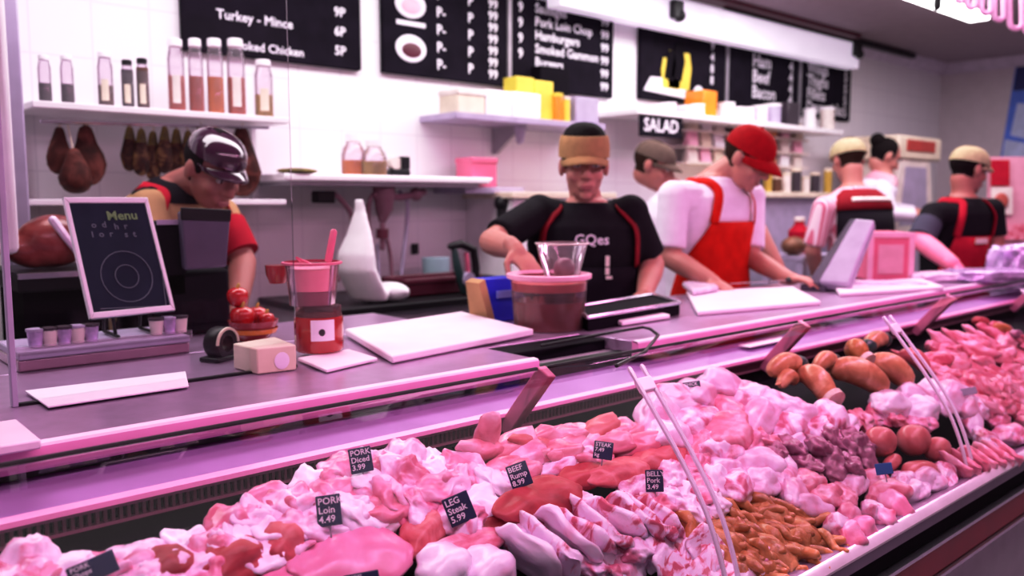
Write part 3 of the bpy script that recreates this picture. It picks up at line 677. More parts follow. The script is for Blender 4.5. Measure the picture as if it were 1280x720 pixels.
# bracket shelf with the pink box
a = wx(582, 238, 3.05); b = wx(655, 238, 3.05); z3 = at(615, 234, Y=3.05).z
shelf('wall_shelf', 'short grey shelf holding the pink box beside the black shirted butcher', a.x, b.x, z3, 3.05, .03, 'lav', (at(628, 238, Y=3.1).x,))
carton('pink_box', 590, 621, 198, 3.07, z3, 'pink', 'pink plastic box on the short grey shelf', .12, 'box', lid='pink')
c = at(628, 254, Y=3.02); mb = MB(); mb.sph(c, .04); mb.tube([c, c - V((0, 0, .09))], .028, 10)
tag(mb.build('camera_mount', 'dark'), 'dark round fitting under the short grey shelf', 'fitting')
c = at(672, 236, Y=2.9); z4 = at(672, 240, Y=2.9).z
t = thing('steel_counter', 'yellowish topped low cupboard shelf behind the black shirted butcher', 'shelf', V((c.x, 2.9, 0)))
mb = MB(); mb.box(at(645, 236, Y=2.9).x, at(775, 236, Y=2.9).x, 2.92, YW - .002, z4 - .03, z4); mb.build('top', 'cream', t, .004)
mb = MB(); mb.box(at(650, 236, Y=2.9).x, at(770, 236, Y=2.9).x, 2.95, YW - .002, 1.14, z4 - .03); mb.build('cupboard', 'white', t)

# counter along the wall
xa = at(428, 388, Y=2.62).x
t = thing('wall_counter', 'low white topped counter along the tiled wall behind the butchers', 'counter', V((2.6, 3, 0)))
mb = MB(); mb.box(xa, 3.0, 2.72, YW - .002, 1.07, 1.10); mb.build('counter_top', 'dark', t, .004)
mb = MB(); mb.box(xa + .02, 2.98, 2.76, YW - .002, 0, 1.07); mb.build('cupboard', 'grey_panel', t)
ZK = 1.10
# white plastic bag
mb = MB(); Yb = 2.84
def ringp(px, py, wpx, dy):
    c = at(px, py, Y=Yb); s = (c - EYE).dot(FWD) / F * wpx / 2
    return [c + RIGHT * (s * math.cos(q)) + V((0, dy * math.sin(q), 0)) for q in [2 * math.pi * j / 16 for j in range(16)]]
mb.loft([ringp(449, 256, 10, .02), ringp(450, 270, 13, .025), ringp(449, 300, 28, .05), ringp(445, 325, 42, .07), ringp(446, 345, 44, .08), ringp(455, 365, 44, .08), ringp(462, 382, 40, .07)])
c = at(488, 371, Y=Yb - .02); mb.ell(c, (RIGHT * .07, V((0, .07, 0)), V((0, 0, .04)))); mb.ell(at(462, 374, Y=Yb), (RIGHT * .07, V((0, .07, 0)), V((0, 0, .035))))
me = remeshed(mb, 'bag', .01, 4); lo = min(p.co.z for p in me.vertices); me.transform(Matrix.Translation((0, 0, ZK + .001 - lo)))
o = V((at(450, 380, Y=Yb).x, Yb, ZK)); tag(link('plastic_bag', shift(me, o), 'white', None, o), 'white plastic bag slumped on the wall counter beneath the hoses', 'bag')
# maroon crate and tape gun
xa = at(506, 360, Y=2.86).x; xb = at(598, 360, Y=2.86).x; zt = at(550, 346, Y=2.86).z
t = thing('meat_crate', 'maroon plastic crate on the wall counter behind the cutting board', 'crate', V(((xa + xb) / 2, 2.95, ZK)))
mb = MB()
mb.box(xa, xb, 2.86, 2.88, ZK + .001, zt); mb.box(xa, xb, 3.02, 3.04, ZK + .001, zt); mb.box(xa, xa + .02, 2.86, 3.04, ZK + .001, zt); mb.box(xb - .02, xb, 2.86, 3.04, ZK + .001, zt); mb.box(xa, xb, 2.86, 3.04, ZK + .001, ZK + .015)
mb.build('body', 'maroon', t, .005)
mb = MB(); mb.box(xa - .01, xb + .01, 2.845, 2.86, zt - .02, zt); mb.build('rim', 'maroon', t, .004)
c0 = at(548, 330, Y=3.1); mb = MB(); mb.lathe(V((c0.x, 3.12, ZK + .001)), [(.06, 0), (.065, at(555, 322, Y=3.1).z - ZK)], 16); tag(mb.build('plastic_tub', 'teal'), 'pale teal plastic tub standing behind the black tape gun', 'tub')
Yg = 2.78; G = lambda x, y: at(x, y, Y=Yg)
t = thing('tape_gun', 'black hand held tape gun standing at the edge of the maroon crate', 'tape gun', V((G(585, 372).x, Yg, ZK)))
low = ZK + .02
mb = MB(); mb.tube([G(563, 308), G(576, 305), G(592, 312), G(595, 335), V((G(594, 360).x, Yg, low))], [.014, .018, .018, .017, .017], 10); mb.build('frame', 'dark', t)
mb = MB(); mb.tube([G(568, 312), G(572, 335), V((G(580, 360).x, Yg, low))], [.014, .02, .018], 10); mb.build('handle', 'green', t)
mb = MB(); q = V((G(582, 360).x, Yg - .03, low + .05)); mb.tube([q, q + V((0, .04, 0))], .03, 16, round_ends=False); mb.build('roll', 'lav', t)
mb = MB(); mb.tube([G(583, 318), G(585, 340)], .011, 8); mb.build('grip', 'pink', t)

# far shelving behind the red capped butcher
YF = 2.98
za = at(900, 146, Y=YF).z; xa = at(797, 140, Y=YF).x; xb = at(1055, 150, Y=YF).x
shelf('wall_shelf', 'long white shelf of tubs below the far menu boards', xa, xb, za, YF, .03, 'white', ())
lab = ['first', 'second', 'third', 'fourth', 'fifth', 'sixth', 'seventh', 'eighth', 'ninth', 'tenth', 'eleventh', 'twelfth', 'thirteenth', 'fourteenth']
kk = 0
for i, px in enumerate([804, 814, 824, 836, 848, 860, 872, 908, 920, 934, 950, 965, 1012, 1034]):
    mm = ['white', 'packw', 'white', 'filmw', 'lav', 'white', 'packw'][i % 7]
    cup('storage_tub', px, .042 + .008 * (i % 3), 135 - (i * 5 % 4) * 2 + (2 if i > 8 else 0), 3.08, za, mm, 'pale tub with lid, %s along the long white shelf' % lab[i], 'tub', 'pale tubs on the long white shelf', lid='white')
carton('carton', 880, 897, 113, 3.04, za, 'amber', 'tall orange yellow carton on the long white shelf')
carton('carton', 986, 1000, 128, 3.04, za, 'dark_j', 'dark box among the pale tubs on the long white shelf', .1)
# lower far shelf with packets
zb = at(985, 240, Y=2.95).z; xa = at(880, 240, Y=2.95).x; xb = at(1062, 240, Y=2.95).x
t = thing('far_counter', 'cream topped far counter with shelves behind the red capped butcher', 'counter', V(((xa + xb) / 2, 3.1, 0)))
mb = MB(); mb.box(xa, xb, 2.95, YW - .002, zb - .035, zb); mb.build('counter_top', 'cream', t, .004)
mb = MB(); mb.box(xa + .02, xb - .02, 3.0, YW - .002, 0, zb - .035); mb.build('cupboard', 'lav', t)
for i, px in enumerate([900, 950, 962, 974, 986, 998, 1010, 1022, 1038]):
    cup('spice_jar', px, .028 + .005 * (i % 2), 222 - (i * 7 % 3) * 5, 3.0, zb, ['packw', 'dark_j', 'olive', 'brown_j', 'packw', 'dark_j'][i % 6], '%s little jar along the cream topped far counter' % lab[i], 'jar', 'little jars on the far counter', lid='cream')
# packet rack between shelf and counter
zr0, zr1 = at(950, 206, Y=3.12).z, at(950, 158, Y=3.12).z
rk = thing('packet_rack', 'wire rack holding rows of orange packets behind the red cap', 'rack', V((at(940, 200, Y=3.12).x, 3.2, zr0)))
ra, rb = at(858, 200, Y=3.12).x, at(1010, 200, Y=3.12).x
for k in range(3):
    zz = zr0 + (zr1 - zr0) * k / 2.6; mb = MB(); mb.box(ra, rb, 3.12, YW - .002, zz - .012, zz); mb.build('rack_shelf', 'packw', rk)
for k in range(3):
    zz = zr0 + (zr1 - zr0) * k / 2.6
    for i in range(9):
        px = 866 + i * 16.5; c = at(px, 180, Y=3.15); w_ = .052
        if 900 < px < 932: continue
        mm = 'orange' if 932 < px < 966 else ['packw', 'pink_l', 'cream', 'white'][(i + k) % 4]
        mb = MB(); mb.hexa([V((c.x - w_, 3.14, zz + .001)), V((c.x + w_, 3.14, zz + .001)), V((c.x + w_, 3.19, zz + .001)), V((c.x - w_, 3.19, zz + .001))], [V((c.x - w_ * .9, 3.155, zz + .11)), V((c.x + w_ * .9, 3.155, zz + .11)), V((c.x + w_ * .9, 3.165, zz + .11)), V((c.x - w_ * .9, 3.165, zz + .11))])
        tag(mb.build('food_packet', mm, None, .006), '%s packet on the %s shelf of the wire rack' % (lab[i], ['bottom', 'middle', 'top'][k]), 'packet', 'packets in the wire rack')

# machine at the far end
t = thing('vacuum_packer', 'cream topped packing machine with red panel in the far corner', 'machine', V((at(1140, 300, Y=2.7).x, 2.8, 0)))
Y_ = 2.7; a = at(1118, 200, Y=Y_); b = at(1172, 200, Y=Y_)
z0, z1, z2_ = at(1140, 290, Y=Y_).z, at(1140, 200, Y=Y_).z, at(1140, 170, Y=Y_).z
mb = MB(); mb.box(a.x, b.x, Y_, 3.1, 0, z0); mb.build('stand', 'lav', t)
mb = MB(); mb.prism([V((a.x, Y_, z0)), V((b.x, Y_, z0)), V((b.x - .12, Y_, z1)), V((a.x + .10, Y_, z1))], (0, .35, 0)); mb.build('housing', 'packw', t, .01)
mb = MB(); mb.prism([V((a.x + .12, Y_ - .004, z0 + .05)), V((b.x - .14, Y_ - .004, z0 + .05)), V((b.x - .2, Y_ - .004, z1 - .05)), V((a.x + .18, Y_ - .004, z1 - .05))], (0, .004, 0)); mb.build('window', 'lav', t)
mb = MB(); mb.box(a.x + .02, b.x + .02, Y_ - .02, 3.08, z1, z2_); mb.build('lid', 'cream', t, .02)
mb = MB(); mb.box(a.x + .14, b.x - .12, Y_ - .03, Y_ - .019, z1 + .06, z2_ - .03); mb.build('red_panel', mat('red_badge', (.45, .04, .03), .4), t, .004)

# ceiling lamp, hanging pink letters, posters
a = at(1242, 24, z=2.66)
t = thing('ceiling_lamp', 'long white fluorescent ceiling lamp near the pink hanging letters', 'ceiling lamp', V((a.x - .6, a.y + .1, ZC)))
mb = MB(); mb.box(a.x - 1.9, a.x, a.y + .02, a.y + .15, 2.66, 2.69); mb.build('diffuser', 'lamp', t, .01)
mb = MB(); mb.box(a.x - 1.92, a.x + .02, a.y + .01, a.y + .16, 2.69, ZC - .001); mb.build('housing', 'white', t)
c = at(1172, 2, z=2.64); mb = MB(); mb.tube([c + V((0, 0, .03)), c - V((0, 0, .03))], .022, 10); mb.build('sensor', 'dark', t)
sg = thing('hanging_letter_sign', 'pink letter sign hanging from the ceiling beside the fluorescent lamp', 'sign', at(1235, 0, d=4.0))
def U(px, py, w, h, dd=4.0, r=.013):
    c = at(px, py, d=dd); s = dd / F; pts = [c + RIGHT * (-w * s) + UP * (h * s)]
    for k in range(9):
        q = math.pi + math.pi * k / 8; pts.append(c + RIGHT * (w * s * math.cos(q)) + UP * (w * s * (math.sin(q) + 1) * 1.0))
    pts.append(c + RIGHT * (w * s) + UP * (h * s)); mb = MB(); mb.tube(pts, r, 8); mb.build('letter', 'neon', sg)
U(1214, 10, 5, 60); U(1233, 17, 6, 62); U(1249, 25, 6, 66); U(1270, 36, 8, 74); U(1288, 42, 7, 78); U(1200, 2, 4, 50)
mb = MB(); mb.obox(at(1245, -48, d=4.0), (RIGHT * .22, UP * .02, FWD * .01)); mb.build('letter_rail', 'neon', sg)
for px in (1225, 1265):
    mb = MB(); q = at(px, -48, d=4.0); mb.tube([q, V((q.x, q.y, ZC))], .004, 6); mb.build('hanging_wire', 'frame', sg)
po = thing('wall_poster', 'tall blue poster with pale shapes on the far wall', 'poster', V((XF, 2.6, 2)))
a = at(1243, 240, X=XF - .01); b = at(1300, 240, X=XF - .01); zt = at(1243, 84, X=XF - .01).z
def onfar(quad, m, nm, par, off): mb = MB(); mb.prism([V((XF - off, y, z)) for y, z in quad], (-.003, 0, 0)); return mb.build(nm, m, par)
ya, yb2 = a.y, b.y; zb = a.z; hh = zt - zb
onfar([(ya, zb), (yb2, zb), (yb2, zt), (ya - .11, zt)], 'poster_b', 'sheet', po, .002)
onfar([(ya - .10, zt - .2 * hh), (yb2, zt - .2 * hh), (yb2, zt - .01), (ya - .12, zt - .01)], 'poster_n', 'navy_header', po, .006)
onfar([(ya - .10, zb + .45 * hh), (ya - .28, zb + .4 * hh), (ya - .30, zb + .68 * hh), (ya - .14, zb + .7 * hh)], 'poster_l', 'pale_shape', po, .006)
onfar([(ya - .02, zb + .02), (yb2, zb + .02), (yb2, zb + .35 * hh), (ya - .06, zb + .42 * hh)], 'poster_l', 'pale_band', po, .006)
pp = thing('pink_poster', 'pink poster panel with red rosette standing behind the far counter end', 'poster', at(1262, 330, d=5.4))
D_ = 5.4; PQ = lambda x, y, d=D_: at(x, y, d=d)
mb = MB(); mb.slab([PQ(1236, 345), PQ(1300, 345), PQ(1300, 196), PQ(1236, 196)], .02); mb.build('panel', 'poster_p', pp)
mb = MB(); mb.slab([PQ(1239, 268, 5.38), PQ(1266, 268, 5.38), PQ(1266, 234, 5.38), PQ(1239, 234, 5.38)], .005); s_ = mb.build('white_square', 'packw', pp)
mb = MB(); mb.ell(PQ(1252, 251, 5.37), (RIGHT * .045, UP * .05, FWD * .008)); mb.build('rosette', 'rosette', s_)
mb = MB(); mb.slab([PQ(1239, 232, 5.38), PQ(1262, 232, 5.38), PQ(1262, 200, 5.38), PQ(1239, 200, 5.38)], .005); mb.build('maroon_square', 'apron_crim', pp)
mb = MB(); mb.slab([PQ(1240, 300, 5.38), PQ(1285, 300, 5.38), PQ(1285, 280, 5.38), PQ(1240, 280, 5.38)], .005); mb.build('meat_picture', 'shav', pp)
# ------------------------------------------------------------------ things on the worktop
def onz(px, py, z=ZW): return at(px, py, z=z)
def flat(name, quad, z, th, m, label, cat, bevel=.004):
    q = [onz(x, y, z + th) for x, y in quad]
    mb = MB(); mb.hexa([V((p.x, p.y, z + .0008)) for p in q], q)
    return tag(mb.build(name, m, None, bevel), label, cat)
ZL_ = 1.1535
flat('cutting_board', [(431, 411), (490, 445), (667, 411), (577, 389)], ZL_, .018, 'board', 'large white cutting board on the service ledge beside the tub of red sauce', 'cutting board')
flat('cutting_board', [(372, 447), (408, 462), (472, 447), (436, 436)], ZL_, .008, 'board', 'small white board under the jar of red sauce', 'cutting board', .002)
flat('paper_sheet', [(31, 488), (60, 508), (236, 482), (232, 464)], ZL_, .004, 'paper', 'flat white tray sheet lying in front of the clear sample tray', 'tray', .001)
flat('white_tray', [(742, 391), (778, 402), (838, 393), (800, 382)], ZW + .004, .014, 'board', 'small white tray in front of the black shirted butcher', 'tray')
flat('cutting_board', [(858, 364), (872, 389), (1026, 376), (992, 358)], ZW + .002, .016, 'board', 'white cutting board in front of the red capped butcher', 'cutting board')
flat('cutting_board', [(1040, 354), (1050, 366), (1180, 358), (1150, 347)], ZW + .002, .016, 'board', 'far white cutting board in front of the pink crate', 'cutting board')

# clear sample tray and pots
YT = 1.93
a = at(26, 466, Y=YT - .0); z1 = ZW
p0, p1 = at(22, 440, Y=YT), at(237, 420, Y=YT); zt = .5 * (p0.z + p1.z)
st = thing('sample_tray', 'clear plastic sample tray box holding small pots below the slate sign', 'tray', V(((p0.x + p1.x) / 2, YT + .1, ZW)))
xa, xb = p0.x, p1.x
mb = MB(); mb.box(xa, xb, YT, YT + .20, ZW + .001, zt - .016); mb.build('box', mat('mauve_clear_box', (.36, .19, .28), .2, coat=.5), st, .004)
mb = MB(); mb.box(xa, xb, YT - .004, YT + .20, zt - .016, zt); mb.build('lid', 'lav', st, .003)
mb = MB(); mb.box(xa - .004, xb + .004, YT - .006, YT - .001, zt - .006, zt + .012); mb.build('front_lip', 'clear', st)
for i, px in enumerate([44, 62, 80, 97, 114, 196, 212, 226]):
    c = at(px, 420, Y=YT + .05)
    pt = thing('sample_pot', '%s clear sample pot along the front of the sample tray' % lab[i], 'pot', V((c.x, YT + .05, zt)), 'clear pots on the sample tray')
    mb = MB(); mb.lathe(V((c.x, YT + .05, zt + .001)), [(.013, 0), (.016, .03), (.016, .034)], 12); mb.build('pot', 'packw' if i % 2 else 'film', pt)
    mb = MB(); mb.lathe(V((c.x, YT + .05, zt + .035)), [(.018, 0), (.018, .005)], 12); mb.build('lid', 'dark_j' if i % 3 else 'lav', pt)

# slate sign on its easel
BL, BR = at(113, 399, Y=1.99), at(219, 388, Y=1.99)
BLz = zt + .004
BL.z = BLz + .012; BR.z = BLz + .012
TL, TR = at(79, 247, Y=2.09), at(184, 247, Y=2.09)
sb = thing('slate_sign', 'slate chalkboard sign in white frame tilted on the sample tray', 'chalkboard', V(((BL.x + BR.x) / 2, 2.0, BLz)))
BLp, BRp = at(113, 399, Y=1.99), at(219, 388, Y=1.99)
sh = 0
BL, BR = BLp, BRp
n = (BR - BL).cross(TL - BL).normalized()
quad = [BL, BR, TR, TL]
mb = MB(); mb.slab(quad, .012); mb.build('slate', 'slate', sb)
cen = sum(quad, V((0, 0, 0))) / 4
for i in range(4):
    p, q = quad[i], quad[(i + 1) % 4]; w_ = .011
    inn = lambda s: s + (cen - s).normalized() * w_ * 1.5
    mb = MB(); mb.slab([p + n * .004, q + n * .004, inn(q) + n * .004, inn(p) + n * .004], .018); mb.build('frame_bar', 'white', sb, .002)
ex = (BR - BL).normalized(); ey = (TL - BL).normalized()
Wd, Hd = (BR - BL).length, (TL - BL).length
words_mesh([('Menu', Wd * .44, Hd * .80, .030, 'LEFT')], 'green_writing', sb, 'chalkg', BL, ex, ey, n)
words_mesh([(s, Wd * x, Hd * y, .020, 'LEFT') for s, x, y in [('o  d', .24, .74), ('h  r', .50, .72), ('l  o  r', .22, .66), ('s  t', .60, .65)]], 'chalk_writing', sb, 'chalk', BL, ex, ey, n)
mb = MB()
cc = BL + ex * Wd * .52 + ey * Hd * .32
for r1 in (.055, .025): mb.tube([cc + n * .001 + (ex * math.cos(q) * r1 + ey * math.sin(q) * r1 * 1.1) for q in [2 * math.pi * k / 24 for k in range(25)]], .0012, 5)
mb.tube([cc - ex * .07 - ey * .07 + n * .001, cc + ex * .07 - ey * .078 + n * .001, cc + ex * .085 + ey * .06 + n * .001], .0012, 5); mb.build('chalk_drawing', 'chalk', sb)
mb = MB(); mid = (BL + BR) / 2
for s_ in (-.04, .04):
    f = mid + ex * s_ - n * .006; mb.tube([f + ey * .10 - n * .008, V((f.x, f.y + .085, zt + .006))], .004, 6)
    mb.tube([V((f.x, f.y + .085, zt + .006)), V((f.x, f.y - .02, zt + .006))], .004, 6)
    mb.tube([f + ey * .02 - n * .008, V((f.x, f.y, zt + .006))], .004, 6)
mb.build('easel_leg', 'dark', sb)

# scale display facing the butcher with purple cap
YD = 2.14; d0 = [at(x, y, Y=YD) for x, y in ((232, 338), (284, 334), (289, 268), (226, 264))]
sc2 = thing('counter_scale', 'tall black counter scale with dark lavender display below the purple capped butcher', 'scale', V((d0[0].x + .08, YD, ZW)))
mb = MB(); mb.slab(d0, .03); mb.build('display', 'lavd', sc2, .006)
d1 = [at(x, y, Y=YD) for x, y in ((226, 275), (288, 277), (289, 262), (226, 259))]
mb = MB(); mb.slab([p - V((0, .004, 0)) for p in d1], .01); mb.build('display_rim', 'dark', sc2, .003)
xa, xb = at(196, 300, Y=YD + .05).x, at(232, 300, Y=YD + .05).x
c0, c1 = at(214, 300, Y=YD + .05), at(262, 420, Y=YD + .05)
mb = MB(); mb.box(at(198, 300, Y=YD + .035).x, at(286, 300, Y=YD + .035).x, YD + .035, YD + .10, ZW + .001, at(240, 338, Y=YD + .03).z); mb.box(at(196, 300, Y=YD + .035).x, at(234, 300, Y=YD + .035).x, YD + .035, YD + .10, ZW + .1, at(214, 276, Y=YD + .03).z); mb.build('housing', 'black', sc2, .01)
mb = MB(); q0, q1 = at(196, 277, Y=YD + .03), at(224, 277, Y=YD + .03); mb.box(q0.x, q1.x, YD + .025, YD + .034, q0.z - .008, q0.z + .004); mb.build('steel_strip', 'lav', sc2)

# tape roll dispenser
c = onz(268, 447); c = V((c.x, 1.80, ZW)); s_ = (c - EYE).dot(FWD) / F
td = thing('tape_roll', 'black tape roll stand with pale rim in front of the counter scale', 'dispenser', c)
mb = MB(); rr = .036
ctr = c + V((0, 0, rr + .002)); ax = V((.45, -.89, 0))
sd = ax.cross(V((0, 0, 1))).normalized()
mb.loft([[ctr + ax * o + (sd * math.cos(q) + V((0, 0, 1)) * math.sin(q)) * r_ for q in [2 * math.pi * k / 28 for k in range(28)]] for o, r_ in ((-.02, .018), (-.02, rr * .9), (-.012, rr), (.012, rr), (.02, rr * .9), (.02, .018), (-.02, .018))], cap=False); mb.build('roll', 'dark', td)
mb = MB(); mb.loft([[ctr + ax * o + (sd * math.cos(q) + V((0, 0, 1)) * math.sin(q)) * r_ for q in [math.pi * k / 18 for k in range(19)]] for o, r_ in ((.018, rr * .82), (.0225, rr * .84), (.0225, rr * .98), (.018, rr))], cap=False, close=False); mb.build('pale_rim', 'cream', td)
mb = MB(); mb.obox(c + V((0, 0, .006)), (sd * .04, ax * .026, V((0, 0, .005)))); mb.build('base', 'dark', td, .003)

# small cream carton
q = [onz(x, y) for x, y in ((292, 461), (322, 469), (371, 463), (345, 451))]
zt2 = at(322, 436, Y=q[1].y).z
mb = MB(); mb.hexa([p + V((0, 0, .001)) for p in q], [V((p.x, p.y, zt2)) for p in q])
cc = thing('cream_carton', 'small cream carton with pale round print beside the jar of red sauce', 'carton', V((q[1].x, q[1].y, ZW))); mb.build('box', 'cream', cc, .003)
fx = (q[2] - q[1]).normalized(); fn = fx.cross(V((0, 0, 1))); cp = q[1].lerp(q[2], .62) + V((0, 0, (zt2 - ZW) * .45)) + fn * .001
mb = MB(); mb.ell(cp, (fx * .016, V((0, 0, .018)), fn * .001), 18, 6); mb.build('round_print', 'paper', cc)

# shallow red bowl with tomatoes
c = V((*onz(335, 430).xy, ZW)); c.y += .08; s_ = (c - EYE).dot(FWD) / F
rb = thing('red_bowl', 'shallow red plastic bowl of red peppers behind the cream carton', 'bowl', c)
mb = MB(); mb.lathe(c + V((0, 0, .001)), [(.035, 0), (.055, .025), (.062, .05), (.058, .05), (.05, .025), (.03, .008)], 24, cap=True); mb.build('bowl', 'pink' if 0 else 'sauce2', rb)
mb = MB(); mb.lathe(c + V((0, 0, .02)), [(.0565, 0), (.0605, .012)], 24, cap=False); mb.build('amber_band', 'amber', rb)
red_p = mat('red_pepper_skin', (.50, .012, .018), .25, coat=.5)
for i, (dx, dy, dz, s_, d_) in enumerate([(-.028, .0, .058, .03, 'largest red pepper at the chalkboard side of the red bowl'), (.02, .02, .055, .026, 'red pepper at the jar side of the red bowl'), (-.03, .02, .108, .026, 'red pepper balanced on top of the others in the bowl'), (.025, -.022, .05, .02, 'smallest red pepper at the front of the red bowl')]):
    o = c + V((dx, dy, dz)); pe = thing('red_pepper', d_, 'pepper', o - V((0, 0, s_)), 'red peppers in the red bowl')
    mb = MB(); rings = []
    for u, rr_ in ((-.9, .35), (-.7, .7), (-.2, .95), (.35, 1.0), (.75, .8), (.95, .4), (.88, .12)):
        rings.append([o + V((math.cos(q) * s_ * rr_ * (1 + .10 * math.cos(3 * q)), math.sin(q) * s_ * rr_ * (1 + .10 * math.cos(3 * q)), u * s_)) for q in [2 * math.pi * k / 18 for k in range(18)]])
    mb.loft(rings); mb.build('flesh', red_p, pe)
    mb = MB(); mb.tube([o + V((0, 0, s_ * .85)), o + V((.004, 0, s_ * 1.25))], .004, 6); mb.build('stalk', 'olive', pe)

# jar of red sauce on the small board, clear tub on top
zj = ZL_ + .009; c = V((*at(401, 441, z=zj).xy, zj)); c = c + V((.012, .028, 0)); s_ = (c - EYE).dot(FWD) / F; r = 30 * s_; H = at(401, 382, Y=c.y).z - zj
j = thing('sauce_jar', 'round jar of red sauce with white label on the small white board', 'jar', c); p = c + V((0, 0, .001))
mb = MB(); mb.lathe(p, [(r * .92, 0), (r, .006), (r, H * .72), (r * .97, H * .78)], 26); mb.build('sauce', 'sauce2', j)
mb = MB(); mb.lathe(p, [(r * .97, H * .78), (r * .93, H * .86), (r * .93, H)], 26); mb.build('neck', 'clear_p', j)
fa = math.atan2(-c.y, -c.x) + .12
mb = MB(); mb.loft([[p + V((r * 1.01 * math.cos(fa + q), r * 1.01 * math.sin(fa + q), z_)) for q in [-.45 + .09 * k for k in range(12)]] for z_ in (H * .28, H * .74)], cap=False, close=False); lbl = mb.build('paper_label', 'paper', j)
mb = MB(); o = p + V((math.cos(fa) * r * 1.015, math.sin(fa) * r * 1.015, H * .47)); mb.ell(o, (V((-math.sin(fa), math.cos(fa), 0)) * .007, V((0, 0, .008)), V((math.cos(fa), math.sin(fa), 0)) * .001)); mb.build('printed_mark', 'dark_j', lbl)
zt3 = zj + H + .002
c2 = V((c.x - .008, c.y + .01, zt3)); h2 = at(392, 328, Y=c2.y).z - zt3; r2 = 34 * s_
k = thing('clear_tub', 'clear tub of pink meat stacked on the jar of red sauce', 'tub', c2)
mb = MB(); mb.lathe(c2, [(r2 * .82, .001), (r2 * .86, h2 * .3), (r2 * .98, h2 * .96), (r2 * 1.06, h2)], 26, cap=False); mb.build('tub', 'clear_p', k)
mb = MB(); mb.lathe(c2, [(r2 * .80, .003), (r2 * .85, h2 * .34)], 24); mb.build('liquid', 'hose', k)
mb = MB(); mb.lathe(c2, [(r2 * .82, h2 * .35), (r2 * .90, h2 * .88), (r2 * .5, h2 * .93)], 24); mb.build('pink_filling', 'pink_l', k)
mb = MB(); mb.lathe(c2, [(r2 * 1.02, h2 * .96), (r2 * 1.09, h2 * .98), (r2 * 1.09, h2 * 1.02), (r2 * 1.0, h2 * 1.03)], 26, cap=False); mb.build('rim', 'pink', k)
q0 = at(408, 375, Y=c2.y + .06); q1 = at(416, 288, Y=c2.y + .06)
sp = thing('pink_spatula', 'pink handled spatula standing in the clear tub on the jar', 'spatula', c2 + V((0, 0, .02)))
b0 = c2 + V((r2 * .45, 0, h2 * .4)); b1 = at(417, 290, Y=c2.y)
mb = MB(); mb.tube([b0, b0.lerp(b1, .55)], .005, 8); mb.build('shaft', 'clear_p', sp)
mb = MB(); mb.tube([b0.lerp(b1, .5), b1], [.009, .008], 10); mb.build('handle', 'pink', sp)
q = at(347, 342, Y=c2.y + .1); mb = MB(); mb.lathe(q + V((0, 0, -.022)), [(.018, 0), (.026, .02), (.028, .042), (.024, .042)], 18)
lm = thing('red_ladle', 'red ladle cup hooked over the rim of the stacked clear tub', 'ladle', q); mb.build('cup', 'sauce2', lm)
mb = MB(); mb.tube([q + V((.026, 0, .016)), q + V((.05, -.03, .022)), c2 + V((-r2 * .6, 0, h2 + .012)), c2 + V((0, 0, h2 * .95))], .003, 6); mb.build('handle', 'pink', lm)

# big tub of sauce, with a clear bowl standing on it
zb = ZW + .001; c = V((*at(687, 415, z=zb).xy, zb)); c += V((.05, .055, 0)); s_ = (c - EYE).dot(FWD) / F; r = 46 * s_
hz = lambda py: at(687, py, Y=c.y).z - zb
t = thing('sauce_tub', 'big clear tub half full of dark red sauce beside the large cutting board', 'tub', c)
mb = MB(); mb.lathe(c, [(r * .93, .001), (r * .97, hz(375))], 30); mb.build('sauce', 'sauce', t)
mb = MB(); mb.lathe(c, [(r * .95, 0), (r * 1.04, hz(352)), (r * 1.05, hz(346))], 30, cap=False); mb.build('tub_wall', 'clear_p', t)
mb = MB(); mb.lathe(c, [(r * 1.03, hz(349)), (r * 1.15, hz(347)), (r * 1.16, hz(342)), (r * 1.06, hz(341)), (r * 1.0, hz(345))], 30, cap=False); mb.build('rim', 'pink_l', t)
mb = MB(); mb.lathe(c, [(r * 1.0, hz(362)), (r * 1.01, hz(352)), (r * .4, hz(351))], 30); mb.build('pink_marinade', mat('pink_marinade', (.55, .16, .16), .3), t)
c3 = c + RIGHT * .035 + V((.02, .02, 0)); c3.z = zb + hz(350)
h3 = at(702, 304, Y=c3.y).z - c3.z; r3 = 29 * s_
k = thing('clear_bowl', 'small clear flared bowl standing in the mouth of the sauce tub', 'bowl', c3)
mb = MB(); mb.lathe(c3, [(r3 * .72, .001), (r3 * .74, .004), (r3 * 1.1, h3 * .94), (r3 * 1.16, h3), (r3 * 1.08, h3 * .98)], 26, cap=False); mb.build('bowl', 'clear', k)
mb = MB(); mb.lathe(c3, [(r3 * 1.12, h3 * .97), (r3 * 1.18, h3 * .99), (r3 * 1.18, h3 * 1.01), (r3 * 1.12, h3 * 1.02)], 26, cap=False); mb.build('rim', 'packw', k)
mb = MB(); mb.ell(c3 + V((.01, 0, h3 * .3)), (V((r3 * .5, 0, 0)), V((0, r3 * .45, 0)), V((0, 0, h3 * .3)))); mb.build('sauce_smear', 'hose', k)
